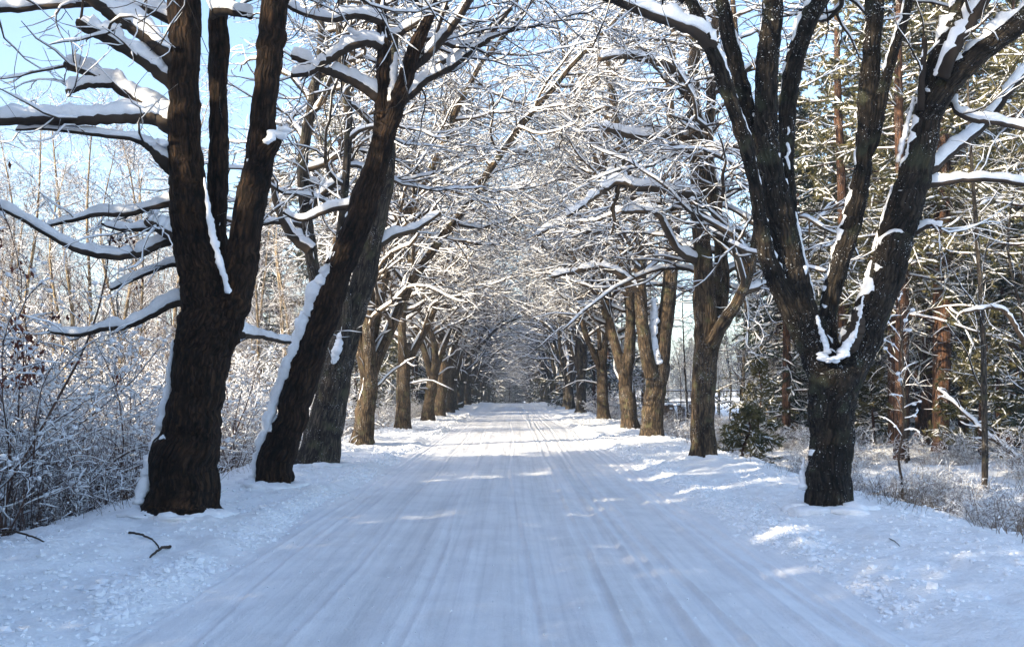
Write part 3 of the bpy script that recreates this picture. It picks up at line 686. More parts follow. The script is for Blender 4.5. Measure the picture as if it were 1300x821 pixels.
L2 = hand_tree(22, base['L2'][1], [
    [(343, 630, 29, 0), (351, 580, 27.5, 0), (366, 540, 27, 0), (381, 490, 27, 0), (397, 440, 26, 0), (413, 395, 25, 0), (430, 345, 24, 0), (449, 295, 23, 0), (466, 245, 22, 0), (479, 205, 21, 0), (486, 170, 18, 0), (488, 120, 13, 0), (488, 60, 12, 0), (482, 0, 10, .1), (470, -120, 8, .3), (465, -300, 5, .5), (460, -450, 2, .6)],
    [(477, 230, 15, 0), (490, 180, 14, -.1), (503, 135, 13, -.2), (516, 95, 12, -.3), (530, 55, 10, -.4), (548, 15, 8, -.5), (575, -60, 6, -.8), (600, -200, 4, -1.1), (610, -330, 2, -1.2)]],
    [[(480, 125, 7, 0), (462, 112, 6, -.1), (440, 100, 5.5, -.2), (420, 92, 5, -.3), (395, 82, 5, -.4), (370, 72, 4, -.5)],
     [(490, 62, 6, 0), (465, 54, 5, -.2), (440, 62, 5, -.3), (415, 78, 4.5, -.4), (395, 92, 4, -.5), (370, 96, 3, -.6)],
     [(500, 140, 5, .2), (520, 122, 4.5, .2), (545, 100, 4.2, .2), (575, 85, 3.8, .1), (598, 66, 3.2, .1), (622, 50, 3, 0)],
     [(498, 110, 5, .3), (530, 102, 3.5, .3), (560, 80, 3.4, .4), (600, 60, 3, .4), (625, 38, 2.4, .4), (650, 10, 2, .4)],
     [(515, 95, 5, -.1), (545, 70, 4.5, -.4), (570, 40, 4.5, -.6), (590, 10, 4, -.8), (610, -40, 3, -1)],
     [(488, 50, 5, .1), (510, 42, 3.6, .2), (540, 24, 3, .2), (570, 10, 2.4, .2)],
     [(470, 265, 6, 0), (445, 262, 4, .2), (415, 268, 3.2, .4), (385, 280, 2.6, .5), (360, 270, 2, .6)],
     [(485, 30, 5, 0), (455, 20, 4.2, -.3), (420, 25, 4, -.5), (385, 18, 3, -.7), (360, 5, 2.4, -.9)]],
    base['L2'], M_barkN, M_twigD, 'leaning dark trunk on the left with a snow stripe all along its upper side', up=(6.2, 14), l1=7, near=True, twk=(4, 4), side=.4, dh0=.05, stsnow=(.05, .35, .6), rs=.73,
    snowstrips=[([(318, 620, -.15), (328, 574, -.1), (343, 527, -.1), (359, 477, -.1), (376, 430, -.1), (392, 390, -.1), (408, 356, -.1), (421, 338, -.1), (432, 312, -.1)], [8, 6.5, 6, 6, 6.5, 7, 8, 8, 3]),
                ([(503, 66, -.2), (500, 100, -.2), (497, 130, -.2), (490, 165, -.2)], [3, 4.5, 6, 2])],
    lumps=[(502, 105, 10, -.1, 1.3), (445, 38, 8, -.45, .7)])

L3 = hand_tree(33, base['L3'][1], [
    [(405, 597, 25, 0), (410, 560, 23, 0), (417, 520, 22, 0), (425, 480, 21, 0), (435, 440, 18, 0), (447, 400, 16, 0), (460, 360, 15, 0), (472, 310, 14, 0), (482, 265, 13, 0), (492, 210, 10, 0), (495, 150, 8, 0), (500, 60, 6, 0), (500, -60, 4, 0), (505, -200, 2, 0)],
    [(418, 480, 16, .2), (414, 440, 12, .4), (410, 400, 9, .6), (398, 340, 8, .8), (388, 270, 8, 1), (385, 200, 7, 1), (398, 120, 6, 1), (408, 50, 5, 1), (400, -80, 3, 1)],
    [(430, 470, 10, -.2), (440, 425, 7, -.3), (440, 380, 6, -.3), (430, 320, 5, -.3), (438, 240, 5, -.3), (442, 140, 5, -.3), (430, 40, 4, -.3), (440, -80, 3, -.3)]],
    [[(395, 320, 7, .8), (372, 300, 6, .8), (355, 270, 5, .8), (345, 230, 4, .8)], [(470, 320, 4, 0), (500, 300, 3.4, 0), (530, 290, 2.8, 0), (560, 270, 2, 0)]],
    base['L3'], M_barkG, M_twig, 'grey leaning trunk standing right behind the dark leaning one on the left', up=(4.6, 14), l1=12, twk=(5, 5), side=1,
    snowstrips=[([(423, 462, -.45), (428, 446, -.4), (434, 425, -.3), (441, 395, -.25), (444, 372, -.2)], [3, 5, 4, 3, 1.5])])

R1 = hand_tree(44, base['R1'][1], [
    [(1053, 662, 33, 0), (1053, 600, 32, 0), (1055, 550, 31, 0), (1057, 500, 34, 0), (1060, 465, 38, 0)],
    [(1054, 500, 22, .0), (1040, 455, 24, .0), (1022, 415, 24, 0), (1010, 375, 23, 0), (1000, 330, 21, 0), (991, 280, 20, 0), (982, 230, 18, 0), (974, 180, 17, 0), (972, 120, 16, 0), (975, 60, 15, 0), (981, 0, 14, 0), (990, -120, 11, 0), (985, -300, 8, .2), (1000, -520, 4, .3), (1005, -650, 2, .3)],
    [(1014, 420, 16, .0), (992, 370, 15, -.1), (976, 330, 12, -.2), (966, 285, 10.5, -.25), (958, 235, 9.5, -.3), (948, 190, 9.5, -.35), (932, 140, 9.5, -.4), (916, 95, 10, -.45), (900, 55, 9, -.5), (885, 20, 8, -.55), (865, -30, 7, -.6), (840, -120, 5, -.8), (800, -260, 3, -1)],
    [(967, 260, 9, .1), (957, 180, 9.5, .2), (946, 130, 10, .3), (934, 80, 10, .3), (922, 30, 10, .3), (914, -20, 10, .3), (900, -150, 7, .4), (890, -320, 4, .5)],
    [(1004, 330, 11, .25), (1000, 260, 11, .35), (999, 200, 11, .4), (999, 140, 12, .5), (1007, 85, 13, .5), (1022, 35, 13, .5), (1040, -5, 13, .5), (1070, -80, 10, .6), (1090, -240, 6, .7), (1100, -380, 3, .7)],
    [(1056, 470, 15, .1), (1050, 425, 14, .15), (1054, 380, 13.5, .2), (1066, 335, 14, .2), (1080, 285, 14.5, .2), (1091, 235, 14.5, .2), (1099, 180, 14, .2), (1103, 120, 13.5, .2), (1106, 60, 13, .2), (1110, 0, 13, .2), (1118, -140, 9, .2), (1115, -320, 6, .2), (1120, -480, 3, .2)],
    [(1103, 200, 8, .15), (1114, 160, 7.5, .1), (1121, 120, 7, .1), (1131, 80, 7, .1), (1143, 40, 7, .1), (1153, 0, 7, .1), (1165, -100, 5, .1), (1170, -250, 3, .1)],
    [(1068, 500, 22, 0), (1085, 455, 25, -.05), (1103, 410, 25, -.1), (1120, 365, 25, -.1), (1134, 315, 24, -.1), (1148, 270, 23, -.1), (1160, 225, 21, -.1), (1171, 175, 20, -.1), (1181, 130, 20, -.1), (1192, 90, 20, -.15), (1206, 50, 18, -.2), (1222, 15, 16, -.2), (1240, -20, 14, -.3), (1265, -120, 10, -.4), (1270, -300, 6, -.6), (1290, -450, 3, -.6)],
    [(1180, 140, 17, -.2), (1205, 105, 16, -.3), (1235, 75, 15, -.4), (1265, 52, 14, -.5), (1300, 25, 13, -.6), (1350, -20, 11, -.8), (1430, -120, 7, -1), (1500, -240, 3, -1.2)]],
    [[(1196, 100, 9, -.4), (1212, 62, 8, -.5), (1230, 32, 7.5, -.5), (1248, 5, 7, -.6), (1270, -40, 5, -.7)],
     [(1168, 240, 7, 0), (1180, 222, 5.5, .1), (1202, 200, 5, .2), (1228, 178, 5, .3), (1250, 158, 4.8, .4), (1275, 125, 4.6, .4), (1305, 90, 4, .5), (1340, 60, 3, .5)],
     [(1165, 236, 5, 0), (1190, 234, 3.6, -.1), (1220, 229, 3.4, -.2), (1260, 228, 3.2, -.3), (1300, 234, 3, -.4), (1350, 240, 2, -.4)],
     [(1185, 135, 6, .1), (1208, 132, 4, 0), (1216, 143, 3.6, -.1), (1235, 152, 3.6, -.2), (1262, 155, 3.4, -.3), (1300, 163, 3, -.3), (1340, 170, 2, -.3)],
     [(1170, 140, 6, -.2), (1170, 110, 4.5, -.3), (1173, 75, 4, -.3), (1174, 48, 3.4, -.3)],
     [(1148, 300, 6, .1), (1165, 294, 3.4, 0), (1180, 286, 2.8, -.1), (1195, 289, 2, -.2)],
     [(1170, 180, 10, .3), (1188, 150, 7, .5), (1205, 118, 6, .7), (1230, 80, 5, .9), (1262, 60, 4, 1.)],
     [(905, 60, 8, -.5), (880, 40, 7, -.6), (850, 28, 6.5, -.7), (815, 15, 6, -.8), (785, 2, 5, -.9), (750, -10, 4, -1), (700, -40, 3, -1)],
     [(870, 0, 6, -.5), (850, -10, 5, -.6), (820, 3, 3, -.7), (795, 8, 2, -.8)],
     [(1078, 440, 13, -.2), (1088, 420, 10, -.3), (1090, 400, 8, -.35)]],
    base['R1'], M_barkR, M_twigD, 'nearest tree on the right, dividing low down into many dark snow edged stems', up=(6.8, 14), l1=7, near=True, twk=(3, 4), side=-.2, dh0=.05, fl=.22, stsnow=(.10, .35, .75), rs=.84,
    snowstrips=[([(1050, 448, -.42), (1046, 430, -.3), (1040, 412, -.25), (1037, 400, -.2)], [5, 4, 3, 1.5]),
                ([(1066, 455, -.40), (1076, 436, -.38), (1086, 420, -.4), (1091, 400, -.4), (1096, 375, -.4)], [4, 4, 3, 2.5, 1]),
                                ([(1108, 318, 0), (1117, 290, 0), (1127, 258, 0), (1133, 236, 0)], [2, 3, 3, 2]),
                ([(1140, 206, 0), (1147, 178, 0), (1155, 148, 0), (1161, 122, 0)], [2, 3.5, 3, 2]),
                ([(1096, 372, -.1), (1101, 350, -.05), (1106, 330, 0)], [3, 3, 1.5]),
                ([(1009, 268, 0.1), (1015, 300, .1), (1023, 338, .1), (1032, 372, .1)], [2, 3, 2.5, 2]),
                ([(1020, 622, -.1), (1019, 600, .1), (1021, 580, .1)], [4, 3, 1])],
    lumps=[(1043, 452, 10, -.36, .7), (1052, 457, 8, -.38, .6), (1062, 457, 8, -.38, .6), (1071, 452, 9, -.36, .7)])

R2 = hand_tree(55, base['R2'][1], [
    [(894, 588, 15.5, 0), (893, 550, 15, 0), (893, 500, 15, 0), (895, 450, 16, 0), (896, 400, 15, 0), (893, 350, 12.5, 0), (889, 290, 11, 0), (886, 230, 10, 0), (884, 170, 9, 0), (880, 100, 8, 0), (884, 20, 7, 0), (880, -100, 5, 0), (870, -200, 3, 0)],
    [(898, 450, 12, .2), (908, 415, 11, .3), (916, 370, 10, .4), (915, 310, 8, .5), (905, 240, 7, .5), (900, 170, 6, .5), (907, 80, 5, .5), (910, -20, 4, .5), (920, -130, 2, .5)],
    [(900, 440, 9, -.3), (922, 405, 8, -.4), (940, 375, 7, -.5), (955, 330, 6, -.6), (962, 270, 5.5, -.6), (950, 190, 5, -.6), (940, 100, 4, -.6), (930, 0, 3, -.6)]],
    [[(888, 250, 6, -.2), (865, 245, 5.5, -.5), (835, 240, 5, -.8), (805, 238, 4.6, -1), (785, 232, 4.5, -1.1), (770, 240, 3.5, -1.2), (755, 250, 3, -1.3), (740, 262, 2.4, -1.4), (720, 275, 2, -1.5)],
     [(785, 234, 3.4, -1.1), (783, 250, 3, -1.1), (778, 262, 2.8, -1.1), (780, 280, 2.2, -1.1), (776, 297, 1.6, -1.1)],
     [(886, 180, 6, .3), (855, 172, 5, 0), (820, 175, 4.4, -.3), (790, 170, 4, -.5), (765, 162, 3.4, -.7)],
     [(884, 330, 5, -.1), (862, 320, 4, -.4), (845, 290, 4, -.6), (835, 272, 3.6, -.7), (815, 268, 3.2, -.8), (790, 270, 2.6, -.9)],
     [(887, 140, 6, -.2), (855, 90, 5, -.5), (830, 78, 4.4, -.8), (790, 72, 3.8, -1), (760, 76, 3, -1.2)],
     [(945, 370, 4.5, -.5), (970, 362, 3, -.3), (990, 350, 2.2, -.2)],
     [(917, 300, 5, .5), (932, 320, 3.2, .2), (938, 350, 2.6, 0), (946, 380, 2.2, -.1), (950, 410, 2, -.2), (948, 440, 1.6, -.3)]],
    base['R2'], M_barkM, M_twig, 'brown scaly trunk lit on its left side, second tree from the right', up=(3.6, 14), l1=22, twk=(7, 6), side=-1, l1len=(2.8, 5.2))

R3 = hand_tree(66, base['R3'][1], [
    [(828, 562, 13.5, 0), (828, 530, 13, 0), (833, 490, 13, 0), (839, 450, 12, 0), (846, 400, 10, 0), (852, 340, 9, 0), (857, 270, 7, 0), (858, 200, 6, 0), (850, 120, 5, 0), (855, 40, 4, 0), (850, -40, 2, 0)],
    [(828, 480, 10, -.2), (819, 440, 8.5, -.3), (814, 390, 8, -.4), (812, 330, 7, -.5), (806, 270, 6, -.6), (795, 210, 5, -.7), (780, 140, 4, -.8), (770, 60, 3, -.9)]],
    [[(818, 380, 5, -.4), (790, 350, 4, -.6), (760, 340, 3.4, -.8), (730, 345, 3, -1), (700, 352, 2.2, -1.2)],
     [(812, 300, 5, -.4), (780, 290, 4, -.6), (745, 295, 3.4, -.8), (710, 285, 3, -1), (680, 300, 2.2, -1.2)]],
    base['R3'], M_barkM, M_twig, 'twin stemmed trunk with a thick column of snow between its stems, third on the right', up=(4.2, 14), l1=24, twk=(7, 6), side=-1, l1len=(3, 5.5),
    snowstrips=[([(829, 378, -.2), (831, 400, -.2), (829, 425, -.2), (831, 450, -.2), (828, 468, -.2)], [3, 4.5, 5, 6, 3])],
    lumps=[(829, 459, 8, -.25, 1.1)])

# ---- generic avenue trees, one after the other towards the crest and beyond
VAR = [avenue(100 + i, H, hf, ns, tw) for i, (H, hf, ns, tw) in enumerate([(16.5, 2.6, 4, .31), (17.5, 3.1, 4, .33), (15.5, 2.2, 5, .38), (17, 3.4, 3, .32), (16, 2.8, 4, .34)])]
FAR = [avenue(130 + i, H, hf, ns, tw, (15, 7, 5), True) for i, (H, hf, ns, tw) in enumerate([(16.5, 2.8, 4, .36), (17, 2.4, 4, .33), (16, 3.2, 5, .36)])]
rng = np.random.default_rng(5)
left = [(481, 562), (513, 544), (543, 533), (563, 528), (578, 523)]
right = [(800, 543), (766, 532), (738, 524), (724, 520)]
lab = {(481, 562): 'slim brown trunk with a snowy fork, fourth tree on the left',
       (513, 544): 'straight brown trunk, fifth tree on the left side of the road',
       (543, 533): 'sixth tree on the left side, forking low with snow in the fork',
       (563, 528): 'seventh tree on the left, its trunk bending towards the road',
       (578, 523): 'eighth tree on the left side, where the dark tunnel begins',
       (800, 543): 'brown forked trunk just beyond the twin stemmed tree, fourth on the right',
       (766, 532): 'fifth tree on the right side of the road, dark with a snow capped bend',
       (738, 524): 'sixth tree on the right side of the road', (724, 520): 'seventh tree on the right side of the road'}
spotlist = []
for lst, side in ((left, -1), (right, 1)):
    for (px, py) in lst:
        y = Ybase(py, .15); spotlist.append((side, (px - PX0) / F * y, y, lab[(px, py)]))
    y = y + 7
    while y < 300:
        spotlist.append((side, side * (4.75 + rng.normal() * .15), y, None)); y += rng.uniform(6.5, 10)
for i, (side, x, y, lb) in enumerate(spotlist):
    v = VAR[(i * 3 + (side > 0)) % len(VAR)] if y < 62 else FAR[i % 3]
    x = side * min(max(abs(x), 4.4), 5.1)
    rz = (0 if side < 0 else math.pi) + rng.normal() * .35
    sc = rng.uniform(.92, 1.08)
    plant('avenue_tree', v, (x, y, gz(x, y) - .05), rz, sc, lb or ('small far avenue tree on the left side near the end of the road' if side < 0 else 'small far avenue tree on the right side near the end of the road'), 'tree',
          'trees lining the snowy road' if lb else ('far avenue trees on the left' if side < 0 else 'far avenue trees on the right'))

# ---- conifers
PINE = [conifer(200 + i, H, zc, Lm, r0, nb, M_pine, M_need, 14, 30, -.015, (-.1, .5), .044, .2, .17, .1) for i, (H, zc, Lm, r0, nb) in enumerate([(19, 4.5, 4.0, .24, 75), (21, 6.0, 3.8, .27, 75), (17, 3.2, 4.0, .21, 80)])]
SPR = [conifer(220 + i, H, zc, Lm, r0, nb, M_pine, M_needD, 13, 28, -.03, (-.25, .35), .052, .2, .17, .0) for i, (H, zc, Lm, r0, nb) in enumerate([(16, .9, 3.2, .2, 110), (12, .5, 2.7, .15, 90)])]
YNG = [conifer(240 + i, H, .25, Lm, .06, nb, M_pine, M_need, 10, 30, -.02, (-.1, .6), .026, .15, .14, .1) for i, (H, Lm, nb) in enumerate([(4.2, 1.6, 50), (2.6, 1.2, 38), (1.3, .9, 26)])]
rng = np.random.default_rng(8)
def put(name, v, x, y, label, cat, group, sc=1.0, rz=None, dz=-.03):
    return plant(name, v, (x, y, gz(x, y) + dz), rng.uniform(0, 6.28) if rz is None else rz, sc, label, cat, group)
def at(px, Y): return (px - PX0) / F * Y
# the trunks one can tell apart on the right
for px, py, v, s, lb in [(1136, 570, 0, 1.15, 'pine trunk just right of the nearest right hand tree, dark brown'), (1194, 578, 1, 1.05, 'straight brown pine trunk in the middle of the right hand wood edge'), (1168, 556, 2, 1.0, 'slim reddish pine trunk behind two thicker ones at the right'), (1150, 552, 0, .9, 'thin pine trunk close behind the dark brown pine trunk'),
                         (1222, 562, 2, 1.15, 'dark pine with low snowy boughs right of the straight brown pine'), (1297, 562, 1, 1.2, 'thick pine trunk at the right edge of the picture')]:
    Y = F * 2.35 / (py - HY); put('pine_tree', PINE[v], at(px, Y), Y, lb, 'pine tree', 'pines of the right hand wood', s)
n = 0; tries = 0; pts = []
while n < 100 and tries < 4000:
    tries += 1
    Y = rng.uniform(24, 120); px = rng.uniform(985, 1420)
    x = at(px, Y)
    if x < 11 or (Y < 33 and px < 1320) or any((x - a) ** 2 + (Y - b_) ** 2 < 6.5 for a, b_ in pts): continue
    pts.append((x, Y)); n += 1
    if rng.random() < .72: put('pine_tree', PINE[rng.integers(3)], x, Y, 'snowy pine standing deeper in the right hand wood', 'pine tree', 'deeper pines of the right hand wood', rng.uniform(.85, 1.1))
    else: put('spruce_tree', SPR[rng.integers(2)], x, Y, 'snowy spruce between the pines of the right hand wood', 'spruce', 'spruces of the right hand wood', rng.uniform(.7, 1.0))
for px, Y, v, s, lb in [(1270, 36, 1, .75, 'bushy young spruce with low drooping boughs at the far right wood edge'), (1005, 50, 1, .6, 'small spruce seen just left of the nearest right hand trunk')]:
    put('spruce_tree', SPR[v], at(px, Y), Y, lb, 'spruce', 'spruces at the wood edge', s)
for px, Y, v, s, lb in [(962, 34, 0, .8, 'young pine directly left of the nearest right hand trunk'), (940, 27, 2, 1.0, 'low pine seedling in the snow beside the second right hand trunk'), (1110, 40, 1, 1.2, 'young pine in the gap right of the nearest right hand trunk'), (1245, 33, 0, 1.2, 'young pine in front of the wood at the far right')]:
    put('young_pine', YNG[v], at(px, Y), Y, lb, 'young pine', 'young pines on the right', s)
# dark wood closing the tunnel on both sides, and beyond its end
def wood(k): return ('pine_tree', PINE[k]) if k < 3 else ('spruce_tree', SPR[k - 3])
for Y0_ in np.arange(60, 325, 8.5):
    for side in (-1, 1):
        for xr in (7.3, 10.5, 15.0):
            Y = Y0_ + rng.uniform(-2, 2); x = side * (xr + rng.uniform(-1.2, 1.2))
            if side > 0 and (Y < 80 or Y < 215 and x > 12): continue
            if side < 0 and Y < 72 and x > -9: continue
            put(*wood(rng.choice([2, 3, 3, 4])), x, Y, 'one of the dark conifers closing the far end of the avenue', 'conifer', 'conifers at the far end of the avenue', rng.uniform(1.0, 1.35))
for i in range(46):
    x = -70 + i * 3.1 + rng.normal(); put(*wood(rng.integers(5)), x, 345 + rng.uniform(0, 30), 'conifer in the wood straight behind the end of the avenue', 'conifer', 'conifers behind the end of the avenue', rng.uniform(1.0, 1.3))
for i in range(14):
    put('spruce_tree', SPR[rng.integers(2)], rng.uniform(-8, 8), 268 + i * 3.2, 'dark spruce standing straight behind the far bend of the road', 'spruce', 'spruces at the far bend', rng.uniform(.9, 1.25))
# left: conifers behind the middle trunks
for px, Y, v, s, lb in [(452, 50, 1, .62, 'snow loaded young spruce between the third and fourth left hand trunks'), (330, 60, 0, .85, 'dark spruce behind the leaning left hand trunk'), (395, 72, 0, 1.0, 'tall spruce far behind the grey leaning trunk')]:
    put('spruce_tree', SPR[v], at(px, Y), Y, lb, 'spruce', 'spruces on the left', s)
for i in range(22):
    Y = rng.uniform(60, 130); px = rng.uniform(300, 560); x = at(px, Y)
    if x > -8: continue
    put('spruce_tree', SPR[rng.integers(2)], x, Y, 'dark snowy spruce in the wood behind the left row of trees', 'spruce', 'spruces behind the left row', rng.uniform(.55, .9))
# tree line beyond the open field on the right
for i in range(70):
    Y = rng.uniform(300, 340); px = 800 + 240 * i / 70 + rng.normal() * 2
    x = at(px, Y); put(*wood(rng.integers(5)), x, Y, 'tiny conifer of the tree line beyond the open field', 'conifer', 'tree line beyond the field', rng.uniform(.7, 1.1))

# ---- birches and thin trees
BIR = [birch(300 + i, H, r) for i, (H, r) in enumerate([(13, .085), (11, .07), (14.5, .10), (9, .05)])]
n = 0
while n < 170:
    Y = 28 + 80 * rng.random() ** 1.5; px = rng.uniform(-90, 470); x = at(px, Y)
    if x > -12: continue
    n += 1; s = rng.uniform(.75, 1.05) * (1.0 if px > 110 else .8)
    put('birch_tree', BIR[rng.integers(4)], x, Y, 'thin bare birch in the light wood on the left', 'birch', 'birches of the left hand wood', s)
DK = [birch(320 + i, H, r, 18, (5, 4), M_barkG, M_twigD, .003) for i, (H, r) in enumerate([(12, .08), (9, .06), (7, .04)])]
for i in range(16):
    Y = 22 + 60 * rng.random() ** 1.3; px = rng.uniform(1090, 1400); x = at(px, Y)
    if x < 10: continue
    put('bare_tree', DK[rng.integers(3)], x, Y, 'thin dark bare tree among the pines of the right hand wood', 'tree', 'thin bare trees in the right hand wood', rng.uniform(.6, 1.0))
for px, Y in [(862, 62), (874, 58), (905, 55), (925, 60), (938, 48), (958, 52), (978, 44), (1000, 50), (1098, 48), (1112, 60), (915, 75), (850, 80), (945, 66)]:
    put('bare_tree', DK[rng.integers(3)], at(px, Y), Y, 'thin dark bare tree at the edge of the open field gap', 'tree', 'thin bare trees by the field gap', rng.uniform(.6, .95))
for i in range(34):
    Y = rng.uniform(40, 130); px = rng.uniform(820, 1010); x = at(px, Y)
    if x < 9 or (840 < px < 985 and Y > 48): continue
    put('birch_tree', BIR[rng.integers(4)], x, Y, 'thin bare tree in the open gap on the right', 'birch', 'thin trees in the right hand gap', rng.uniform(.6, .9))

# ---- shrubs
SH = [shrub(400, 4.3, 18, .45, (9, 6), .016, 700), shrub(401, 3.4, 18, .6, (9, 6), .016, 650), shrub(402, 2.4, 20, .5, (8, 6), .014, 450, (.018, .045)), shrub(403, 1.5, 22, .6, (7, 5), .010, 220, (.012, .03))]
SHB = [shrub(410, 1.6, 20, .5, (7, 6), .006, 120, (.01, .025), M_grass), shrub(411, 1.0, 20, .7, (6, 5), .006, 90, (.01, .025), M_grass)]
near_sh = [(-7.5, 12.2, 1, .85), (-8.2, 14.0, 0, .9), (-7.3, 16.3, 0, .95), (-9.6, 17.5, 0, 1.0), (-8.6, 20.5, 1, 1.1), (-10.5, 22, 0, 1.05), (-7.6, 24, 2, 1.1), (-12.5, 24.5, 0, 1.1), (-9.2, 27, 1, 1.0), (-11.5, 30, 0, 1.05)]
rw = ['foremost of the snowy thickets at the left edge', 'tall snowy bush behind the foremost thicket at the left edge']
for i, (x, y, v, s) in enumerate(near_sh):
    put('snowy_bush', SH[v], x, y, rw[i] if i < 2 else 'dense snow laden bush in the thicket left of the nearest trunk', 'bush', 'snowy bushes in the left thicket', s)
n = 0
while n < 80:
    Y = rng.uniform(14, 85); px = rng.uniform(-120, 560); x = at(px, Y)
    if x > -6.6: continue
    n += 1; put('snowy_bush', SH[rng.integers(4) if x > -9 else rng.integers(2)], x, Y, 'snow laden bush farther back in the growth on the left', 'bush', 'farther snowy bushes on the left', rng.uniform(.7, 1.05))
LF = shrub(420, 4.2, 7, .35, (6, 5), .014, 120, (.02, .04), M_shrub, 700)
put('leafy_bush', LF, -6.7, 12.3, 'young tree with withered red brown leaves at the left edge', 'bush', None, 1.12, 1.9)
n = 0
while n < 44:
    Y = rng.uniform(16, 80); px = rng.uniform(740, 1330); x = at(px, Y)
    if x < 6.6: continue
    n += 1; put('low_bush', (SHB + [SHB[0]])[rng.integers(3)], x, Y, 'low brown bush poking out of the snow right of the road', 'bush', 'low bushes on the right', rng.uniform(.5, 1.0) * (1 if Y > 20 else .75))
for i in range(16):
    Y = rng.uniform(11, 26); x = rng.uniform(6.0, 6.5 + Y * .3)
    if abs(PX0 + F * x / Y - 1052) < 45 and Y < 14: continue
    put('low_bush', (SHB + [SH[3]])[rng.integers(3)], x, Y, 'brown weedy bush in the snowy ditch near the front right', 'bush', 'weedy bushes in the front right ditch', rng.uniform(.3, .65))
for i in range(46):
    side = rng.choice([-1, 1]); Y = rng.uniform(35, 125); x = side * rng.uniform(5.6, 8)
    put('low_bush', (SHB + [SH[3], SH[2]])[rng.integers(4)], x, Y, 'small snowy bush behind the row of trees along the road', 'bush', 'bushes behind the tree rows', rng.uniform(.6, 1.0))

# ---- slender sapling right of the nearest right hand tree
def sapling():
    rng = np.random.default_rng(77); g = Geo(); sn = Geo(); Y = 19.0; px, pz = 1146, 0
    bx = at(1146, Y); z0 = gz(bx, Y); org = np.array([bx, Y, z0])
    pts = [W(a, b_, Y) - org for a, b_ in [(1146, 640), (1145, 610), (1141, 580), (1147, 545), (1146, 500), (1141, 460), (1146, 420), (1140, 380)]]; pts[0][2] = -.1
    P, R = resample(pts, [.028, .026, .024, .022, .019, .015, .01, .005], 26, rng, .2); tube(g, P, R, 6)
    p, D, r, t = spawn(rng, P, R, 14, .35, 1, 40, 70, .5, .5); P2, R2 = grow(rng, p, D, rng.uniform(.2, .7, 14), r, 5, .2); tube(g, P2, R2, 4); snow(sn, P2, R2, rng, .02, 1, .04, 5)
    blobs(sn, P2[:, 2], rng.uniform(.02, .06, 14), rng, .25); blobs(sn, P2[:, 4], rng.uniform(.02, .05, 14), rng, .25)
    plant('sapling', [('trunk', g.mesh('trunk', M_twigD)), ('snow_cover', sn.mesh('snow_cover', M_snow, True, False))], org, 0, 1, 'thin crooked sapling with snow balls right of the nearest right hand tree', 'sapling')
sapling()

def stick(name, pts, r, label, cat, m, sn_d=.02, twigs=3, seed=1, snowy=True):
    rng = np.random.default_rng(seed); pts = np.array(pts, float); org = pts[0].copy(); g = Geo(); sn = Geo()
    P, R = resample(pts - org, np.linspace(r, r * .5, len(pts)), len(pts) * 5, rng, .3); tube(g, P, R, 7, .1, seed, 0, True)
    if snowy: snow(sn, P, R, rng, sn_d, .8, .08, 6)
    if twigs:
        p, D, rr, t = spawn(rng, P, R, twigs, .3, 1, 30, 60, .3, .6); P2, R2 = grow(rng, p, D, rng.uniform(.3, .8, twigs) * (10 * r + .1), rr, 6, .15); tube(g, P2, R2, 5)
        if snowy: snow(sn, P2, R2, rng, sn_d, .8, .05, 5)
    parts = [('wood', g.mesh('wood', m))] + ([('snow_cover', sn.mesh('snow_cover', M_snow, True, False))] if snowy else [])
    return plant(name, parts, org, 0, 1, label, cat)
def gp(px, py, dz=0.0, z=.12):
    Y = ypx(py, z); x = at(px, Y); return (x, Y, gz(x, Y) + dz)
stick('fallen_twig', [gp(164, 679, .015), gp(180, 682, .03), gp(196, 688, .035), gp(203, 694, .02)], .014, 'crooked dark fallen twig lying on the snow below the nearest left trunk', 'twig', M_twigD, twigs=0, snowy=False)
stick('fallen_twig', [gp(217, 689, .012), gp(208, 691, .02), gp(200, 695, .02), gp(190, 702, .01)], .018, 'shorter thicker twig forking off the crooked twig on the snow', 'twig', M_twigD, twigs=0, snowy=False, seed=2)
stick('fallen_branch', [gp(-12, 681, .12), gp(14, 686, .10), gp(40, 693, .06), gp(60, 700, .02)], .014, 'thin fallen branch at the foot of the thicket in the lower left corner', 'branch', M_twigD, twigs=4, snowy=False, seed=3)
stick('fallen_twig', [gp(1118, 682, .012), gp(1134, 688, .03), gp(1142, 692, .01)], .006, 'thin straight dark twig on the snow below the nearest right trunk', 'twig', M_twigD, twigs=0, snowy=False, seed=4)
Yb = 30.
def gw(px, py, Y): w = W(px, py, Y); return tuple(w)
stick('fallen_tree', [gw(1330, 602, 28.), gw(1300, 585, 28.5), (gw(1270, 563, 29.)), gw(1240, 538, 30), gw(1212, 512, 31), gw(1190, 492, 32)], .085, 'fallen thin tree lying slanting against the undergrowth at the right edge', 'fallen tree', M_wood, .03, 12, 5)
stick('arched_branch', [gw(1325, 470, 18.), gw(1302, 436, 18.), gw(1285, 408, 18), gw(1268, 392, 18), gw(1245, 392, 18), gw(1222, 397, 18)], .05, 'pale sunlit arching bare branch reaching in at the right edge', 'branch', M_wood, .03, 5, 6)

